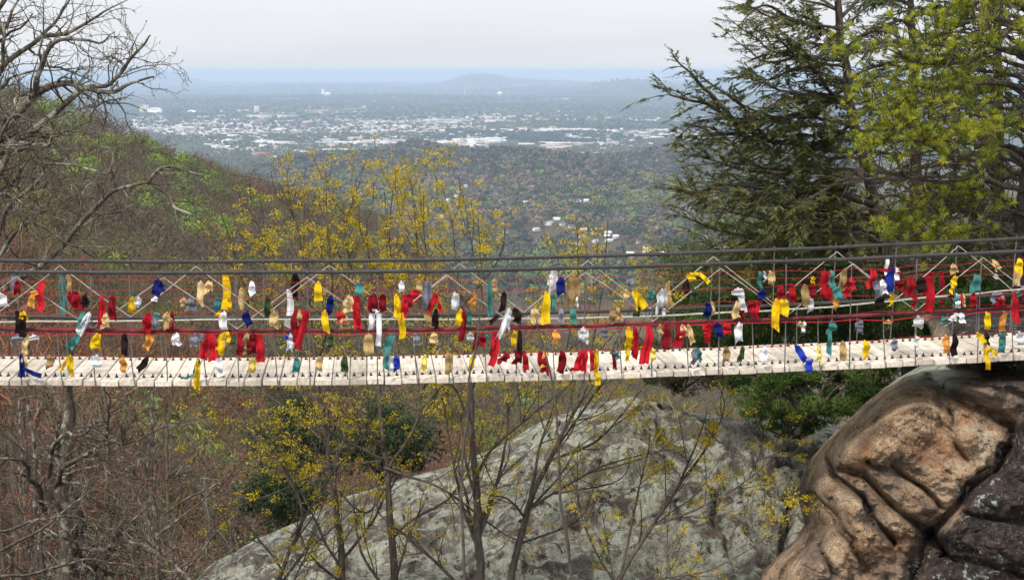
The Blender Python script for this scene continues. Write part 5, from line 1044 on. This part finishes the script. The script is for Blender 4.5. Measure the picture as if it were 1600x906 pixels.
for i, f in enumerate(SN):
    o = line(-0.030 if i != 3 else -0.026, f, 0.0021 if i != 3 else 0.0045, 'yarn_string', M_REDY, 0.005, 5, par=None, seed=20 + i, freq=2); recentre(o, bp_(S0, -0.03, float(f(S0)))); tag(o, LBN[i], 'string', 'red yarn strung along the bridge')
for i, f in enumerate(SF):
    o = line(WD + 0.03, f, 0.0021, 'yarn_string', M_REDY, 0.005, 5, par=None, seed=30 + i, freq=2); recentre(o, bp_(S0, WD + 0.03, float(f(S0)))); tag(o, LBF[i], 'string', 'red yarn strung along the bridge')

# ================================================================== CLOTH STRIPS
CC = {'Y': ('yellow', (0.80, 0.52, 0.012)), 'y': ('pale yellow', (0.82, 0.66, 0.16)), 'R': ('red', (0.46, 0.014, 0.024)), 'D': ('dark red', (0.24, 0.010, 0.018)), 'N': ('navy', (0.012, 0.018, 0.15)), 'B': ('royal blue', (0.02, 0.05, 0.42)), 'T': ('teal', (0.065, 0.23, 0.21)),
      'G': ('grey', (0.22, 0.225, 0.27)), 'W': ('white', (0.78, 0.78, 0.80)), 'C': ('cream', (0.66, 0.47, 0.23)), 'M': ('tan', (0.43, 0.29, 0.13)), 'O': ('orange', (0.70, 0.32, 0.07)), 'K': ('black-brown', (0.022, 0.013, 0.012)), 'V': ('olive green', (0.045, 0.075, 0.03))}
DATA = {0: """W 0 305 25 385 45|G 70 235 75 310 45|D 88 240 88 315 25|O 165 300 160 385 28+200 305 165 320 26|R 225 280 200 405 40|T 318 240 318 455 34|M 345 240 348 315 28|D 378 305 378 400 66|K 430 318 430 390 28|R 518 340 505 480 26|D 570 352 570 445 36|C 535 405 530 490 42|Y 668 320 665 415 36|W 700 320 700 390 36|T 683 320 683 352 20|N 800 245 785 330 46+800 255 835 300 24|W 785 325 785 348 25|C 930 325 930 385 36|G 960 350 965 398 45|C 1015 255 1012 380 34|C 1055 265 1055 310 40|Y 1140 250 1135 400 42|Y 1160 330 1160 400 20|T 1102 328 1102 405 36|Y 1110 410 1108 435 36|C 1222 335 1222 405 36|W 1272 250 1278 325 30|N 1250 405 1260 480 36|K 85 390 88 520 22|Y 118 388 118 460 36|K 120 465 122 540 30|G 90 510 95 560 56|W 165 485 172 530 45|C 140 500 125 620 28|T 425 400 415 490 45|W 450 390 400 520 35|T 385 505 355 590 34|Y 490 505 492 595 42|K 630 515 628 630 30|R 748 410 748 510 46|G 785 410 785 500 30|T 800 405 795 440 25|M 845 410 850 495 42|D 870 440 870 500 26|O 755 515 745 595 34|W 892 505 893 578 40|G 985 505 980 585 40|G 1020 520 1030 560 36|R 1045 520 1030 645 38|R 1075 520 1075 655 38|W 1135 405 1135 500 34|Y 1125 505 1112 630 44+1150 510 1158 560 22|C 1133 520 1133 575 20|D 1218 530 1208 632 34|M 1250 520 1248 600 28|D 1280 530 1275 620 45|N 105 625 115 740 24+120 690 215 732 22|C 125 630 130 690 30|M 250 635 255 692 34|Y 355 630 350 730 30+350 640 315 700 18|W 490 630 490 690 48|O 620 625 625 715 32|K 745 620 700 710 30|Y 1000 625 995 800 26|T 1005 665 985 735 22+985 730 915 742 16|W 1115 635 1110 735 38|y 1275 655 1275 720 38""",
400: """V 60 345 60 430 30|C 90 405 95 490 42|W 162 335 160 490 36|K 200 245 195 350 30|Y 315 255 315 355 38|N 378 340 378 420 32|Y 350 410 355 515 34|C 470 350 470 410 42|R 430 395 432 465 44|C 440 440 445 475 26|T 522 258 520 340 38|R 518 345 510 490 36|D 600 335 600 420 55|D 640 335 645 410 36|W 590 425 580 500 28+620 415 620 580 32|C 222 430 225 470 30|B 165 480 165 530 40|W 175 525 170 600 38|R 230 470 230 600 50|D 205 475 205 540 30|R 15 530 25 665 40|V 378 515 378 590 28|M 570 510 575 625 46|T 690 505 660 610 38+660 605 658 695 30|W 675 615 690 710 32|B 708 615 710 705 28|Y 710 350 712 440 32|W 735 250 735 310 28|R 755 295 745 445 36|D 775 300 770 390 44|Y 735 440 738 545 34|R 810 285 812 355 44|C 826 248 828 310 32|G 870 255 850 400 48|R 905 325 870 420 30+915 330 935 410 20|M 868 420 865 480 34|K 908 415 908 485 30|G 808 490 810 580 32|C 900 495 902 570 38|W 1005 330 1005 402 34|O 1105 335 1105 405 32+1110 340 1070 362 22|T 1183 240 1183 430 24|M 1205 245 1205 320 32|Y 1035 405 1030 480 42|T 1075 405 1075 475 26|D 1048 460 1035 560 26|W 1083 488 1085 555 34|T 1150 492 1148 540 38|D 1112 515 1108 600 26|D 1145 535 1135 580 36|K 1255 320 1240 410 30+1225 430 1180 465 25|W 1275 395 1230 550 34|W 1280 400 1280 500 30|R 1205 560 1185 685 36|D 1258 585 1250 665 42|T 205 640 188 715 36|C 320 630 320 710 34|V 448 620 445 712 36|y 855 615 852 710 30|M 970 615 970 720 36|Y 1100 610 1085 710 26""",
800: """W 215 235 205 310 44|N 248 225 248 320 40|M 300 230 305 370 60|T 310 385 308 468 32|W 320 345 320 380 24|Y 172 312 175 470 40|T 203 315 205 405 26|C 118 390 113 470 46|G 248 390 248 465 26|K 15 375 20 465 40|Y 12 485 12 585 22|K 38 490 38 665 26|O 220 485 215 570 44|W 362 475 358 560 54|G 466 480 464 540 30|G 592 225 590 290 36|C 578 295 575 350 30|Y 615 285 670 390 38+620 300 622 400 18|T 698 285 698 360 36|W 760 330 755 395 56+765 390 762 435 18|M 795 280 797 410 36|Y 905 220 905 255 40+940 215 990 262 24|K 890 260 880 350 40|V 918 270 918 345 34|W 1145 258 1145 330 56+1150 330 1165 400 34|C 1138 368 1135 440 36|R 1235 340 1235 440 40|D 1200 360 1200 420 36|D 1162 390 1162 445 25|T 1253 210 1255 300 24|W 1275 200 1275 260 18|N 1262 255 1262 345 36|M 517 385 508 460 34|M 535 390 538 455 24|V 635 375 630 435 36|N 985 362 983 435 38|C 1012 360 1013 430 26|Y 590 470 585 580 44+592 575 590 655 30|R 618 550 618 645 28|R 680 540 672 672 44|y 712 580 712 665 32|C 750 475 748 535 42|D 777 525 777 600 40|R 835 490 845 585 46|C 862 470 865 535 34|C 892 455 912 570 28|R 978 440 975 535 26|R 1000 440 1000 570 38|N 1038 450 1045 540 40|R 1082 425 1085 520 42|W 1150 455 1148 560 38|D 15 620 15 675 32|R 62 645 60 705 26|O 165 610 160 690 30|D 145 665 165 720 46|K 250 600 248 690 22|D 250 680 245 720 36|R 355 675 350 705 56+350 685 290 702 18|R 400 655 405 705 24|Y 430 595 425 720 30+425 715 430 775 28|D 512 612 515 700 20|T 523 590 525 650 26|G 930 590 915 675 36|T 943 590 945 660 26|M 1078 580 1083 660 32|V 1170 580 1150 662 28|W 1280 580 1265 670 38""",
1200: """C 12 210 15 272 38|D 60 298 62 345 36|R 120 290 138 360 36|M 188 255 182 385 40|D 222 262 222 340 36|Y 228 248 228 268 25|Y 42 350 40 500 40|Y 78 350 80 430 42|G 82 345 85 380 34|W 212 350 212 410 30|C 165 425 163 475 34|W 185 420 175 515 18|R 288 205 292 340 56|T 320 195 330 290 28+335 285 365 345 46|O 342 350 340 400 38|T 322 440 315 510 44+308 505 295 620 28|M 390 190 375 305 40|D 405 240 402 280 44|R 400 280 398 335 34|R 430 210 432 300 28|R 525 215 520 285 44|V 558 180 555 220 36|G 548 245 545 340 40|W 580 235 580 318 36|W 605 165 600 230 20|B 622 165 620 312 42|W 650 190 650 250 22|R 570 215 665 205 20|K 570 320 575 380 42|Y 622 315 622 380 34|C 612 410 610 462 60|W 762 405 758 488 54|G 468 420 462 512 44|D 715 240 712 335 54+735 320 728 390 30|D 665 270 660 298 40|K 770 255 780 310 46|R 815 270 805 410 46|D 815 280 812 325 50|D 877 285 877 375 28|M 938 150 938 215 36|Y 945 220 940 285 34+925 270 910 312 20|D 930 290 920 350 34|T 935 310 950 380 38|W 955 305 965 390 30|R 978 300 975 380 22|C 988 305 988 385 18|T 888 400 890 460 44|W 935 420 930 455 38+968 420 975 462 34|C 1140 140 1160 200 34|W 1155 205 1150 248 26|T 1050 220 1045 310 44|R 1040 322 1040 378 34|G 1140 290 1140 375 36|G 1165 310 1170 345 42|R 1165 340 1165 385 44|Y 1272 130 1262 215 34|C 1262 200 1262 280 40|T 1260 285 1262 330 34|R 1248 335 1250 465 34|D 1285 325 1285 375 25|Y 1105 405 1105 500 30|K 1103 500 1100 575 30|O 1195 425 1188 510 34+1170 440 1168 500 14|T 1178 518 1175 615 32|W 1272 510 1275 580 34|B 140 575 185 660 32+200 650 200 710 40|y 255 572 250 660 24|M 378 570 376 655 36|Y 490 560 485 645 40|G 638 550 638 600 32|W 750 540 748 590 28|O 900 535 900 620 40|K 940 533 938 630 36|Y 1060 525 1100 600 34+1100 595 1100 700 34+1105 590 1150 620 26"""}
def m_cloth():
    m, t, b = mat('cloth', 0.9, 0.1); a = N(t, 'ShaderNodeAttribute'); a.attribute_name = 'Col'; tc = N(t, 'ShaderNodeTexCoord'); n = nz(t, tc.outputs['Object'], 25, 4, 0.6); mr = N(t, 'ShaderNodeMapRange'); mr.inputs['From Min'].default_value = 0.3; mr.inputs['From Max'].default_value = 0.7; mr.inputs['To Min'].default_value = 0.65; mr.inputs['To Max'].default_value = 1.15; t.links.new(n, mr.inputs['Value'])
    s_ = N(t, 'ShaderNodeVectorMath', operation='SCALE'); t.links.new(a.outputs['Color'], s_.inputs[0]); t.links.new(mr.outputs[0], s_.inputs['Scale']); t.links.new(s_.outputs[0], b.inputs['Base Color']); tr = N(t, 'ShaderNodeBsdfTranslucent'); t.links.new(s_.outputs[0], tr.inputs['Color'])
    ms = N(t, 'ShaderNodeMixShader'); ms.inputs[0].default_value = 0.25; t.links.new(b.outputs[0], ms.inputs[1]); t.links.new(tr.outputs[0], ms.inputs[2]); t.links.new(ms.outputs[0], t.nodes['Material Output'].inputs['Surface'])
    bp = N(t, 'ShaderNodeBump'); bp.inputs['Strength'].default_value = 0.5; bp.inputs['Distance'].default_value = 0.006; t.links.new(nz(t, tc.outputs['Object'], 40, 3, 0.5), bp.inputs['Height']); t.links.new(bp.outputs[0], b.inputs['Normal']); return m
M_CLOTH = m_cloth()
def ribbon(mb, a, b_, wd, c, out, g, neck=True):
    """a strip from a to b_ (world points), folded across, with a cut end"""
    nL, nW = 15, 9; ax = b_ - a; L_ = np.linalg.norm(ax); ax = ax / L_; W = unit(np.cross(ax, out)); tt = np.linspace(0, 1, nL)
    ph, fr, amp = g.uniform(0, 6), g.uniform(1.0, 2.8), g.uniform(0.06, 0.2) * wd; cut = g.uniform(-0.55, 0.55) * wd; tw = g.normal(0, 0.4); bow = g.normal(0, 0.035) * L_ ; bowo = g.uniform(-0.01, 0.05) * L_; notch = g.random() < 0.08; swx = g.normal(0, 0.12) * wd
    v = np.zeros((nL, nW, 3))
    for i, t_ in enumerate(tt):
        prof = (0.62 + 0.38 * min(1, (t_ / 0.3)) if neck else 0.8 + 0.2 * t_) * (1 + 0.09 * math.sin(ph + t_ * 3)); an = tw * t_; Wd = W * math.cos(an) + out * math.sin(an); Od = -W * math.sin(an) + out * math.cos(an)
        cen = a + ax * (L_ * t_) + W * (bow * math.sin(math.pi * t_) + swx * math.sin(3 * t_ + ph)) + out * (bowo * math.sin(math.pi * t_) + 0.012)
        for j in range(nW):
            u = j / (nW - 1) * 2 - 1; e = 0.0
            if i == nL - 1: e = u * cut + (abs(u) * 0.5 * wd - 0.25 * wd if notch else 0)
            f = amp * math.sin(u * fr * 2.2 + ph + t_ * 1.3) * (0.5 + 0.7 * t_) + 0.012 * math.sin(9 * t_ + ph)
            if i > nL // 2: e += (0.05 * wd * math.sin(u * 9 + ph * 3) + (0.04 * wd if j % 2 else -0.04 * wd)) * (1 if i == nL - 1 else 0)
            v[i, j] = cen + Wd * (u * wd / 2 * prof) + Od * f + ax * e * 0.7
    mb.add(v.reshape(-1, 3), grid_faces(nL, nW), c)
items = []
for ox_, txt in DATA.items():
    for e in txt.split('|'):
        cd, rest = e[0], e[2:]; segs = [list(map(float, q.split())) for q in rest.split('+')]
        items.append((cd, [[ox_ + q[0] / 3.235, 360 + q[1] / 3.235, ox_ + q[2] / 3.235, 360 + q[3] / 3.235, q[4] / 3.235] for q in segs]))
cg = np.random.default_rng(77); cloths = []
for cd, segs in items:
    x0, y0, x1, y1, wd = segs[0]; far = cg.random() < 0.22 and y1 < 545 and len(segs) == 1
    fs, off = (SF[:2], WD + 0.034) if far else (SN, -0.034); a = on_plane(x0, y0, off); s = float((a - O_) @ A_); zs = [float(f(s)) for f in fs]
    k = int(np.argmin([abs(z - a[2]) if z > a[2] - 0.08 else 9 for z in zs])) if not far else int(np.argmin([abs(z - a[2]) for z in zs]))
    if min(abs(z - a[2]) for z in zs) > 0.16 and far: far = False; fs, off = SN, -0.034; a = on_plane(x0, y0, off); s = float((a - O_) @ A_); zs = [float(f(s)) for f in fs]; k = int(np.argmin([abs(z - a[2]) for z in zs]))
    top = bp_(s, off, zs[k]); b_ = on_plane(x1, y1, off); out = -B_ if not far else B_; sc_ = 1 / F * 11.7; name, col = CC[cd]; col = np.array(col) * cg.uniform(0.68, 1.12); mb = MB()
    if top[2] - b_[2] < 0.05: b_ = b_.copy(); b_[2] = min(b_[2], top[2] - 0.03)
    ribbon(mb, top, b_, wd * sc_ * 1.08, col, out, cg)
    b_ = b_ - np.array([0, 0, 0.012]); 
    if cg.random() < 0.35 and len(segs) == 1: ribbon(mb, top + out * 0.006, b_ + A_ * cg.normal(0, 0.25) * wd * sc_ + np.array([0, 0, cg.uniform(-0.1, 0.4) * (top[2] - b_[2])]), wd * sc_ * 0.6, col * 0.97, out, cg)
    for q in segs[1:]:
        p0 = on_plane(q[0], q[1], off); p1 = on_plane(q[2], q[3], off); ribbon(mb, p0 + out * 0.012, p1 + out * 0.03, q[4] * sc_, col, out, cg, False)
        if q[1] < y0 + 10: ribbon(mb, top, p0 + out * 0.012, q[4] * sc_ * 0.7, col, out, cg, False)
    # knot round the string
    r = min(0.007, wd * sc_ * 0.12) + 0.003; aa, bb = np.meshgrid(np.linspace(0, 2 * math.pi, 11), np.linspace(-math.pi / 2, math.pi / 2, 7), indexing='ij')
    kn = np.stack([np.cos(aa) * np.cos(bb) * r * 1.2, np.sin(aa) * np.cos(bb) * r * 0.9, np.sin(bb) * r], -1).reshape(-1, 3); kn = kn * (1 + 0.2 * vnoise(kn * 120, 3))[:, None]; mb.add(kn + top - out * 0.004, grid_faces(11, 7), col * 0.95)
    o = mb.build('cloth_strip', M_CLOTH, None, True); recentre(o, top); cloths.append((o, name, 'far' if far else 'near', k, x0, top[2] - b_[2]))
ROWN = ['tied just under the near handrail', 'tied to the second near string', 'tied just above the middle rope', 'tied under the middle rope', 'tied to the lowest string over the planks']
ROWF = ['tied under the far handrail', 'tied to the second far string']
bk = {}
for c in cloths: bk.setdefault((c[1], c[2], c[3]), []).append(c)
for key, cs in bk.items():
    cs.sort(key=lambda q: q[4])
    for i, c in enumerate(cs):
        place = (ROWN if key[1] == 'near' else ROWF)[key[2]]
        tag(c[0], f"{key[0]} cloth strip {place}, " + (f"{ordn(i)} from the left" if len(cs) > 1 else 'the only one there'), 'cloth strip', 'cloth strips tied along the bridge')
print('cloths', len(cloths), 'polys', sum(len(o.data.polygons) for o in bpy.data.objects if o.type == 'MESH'))
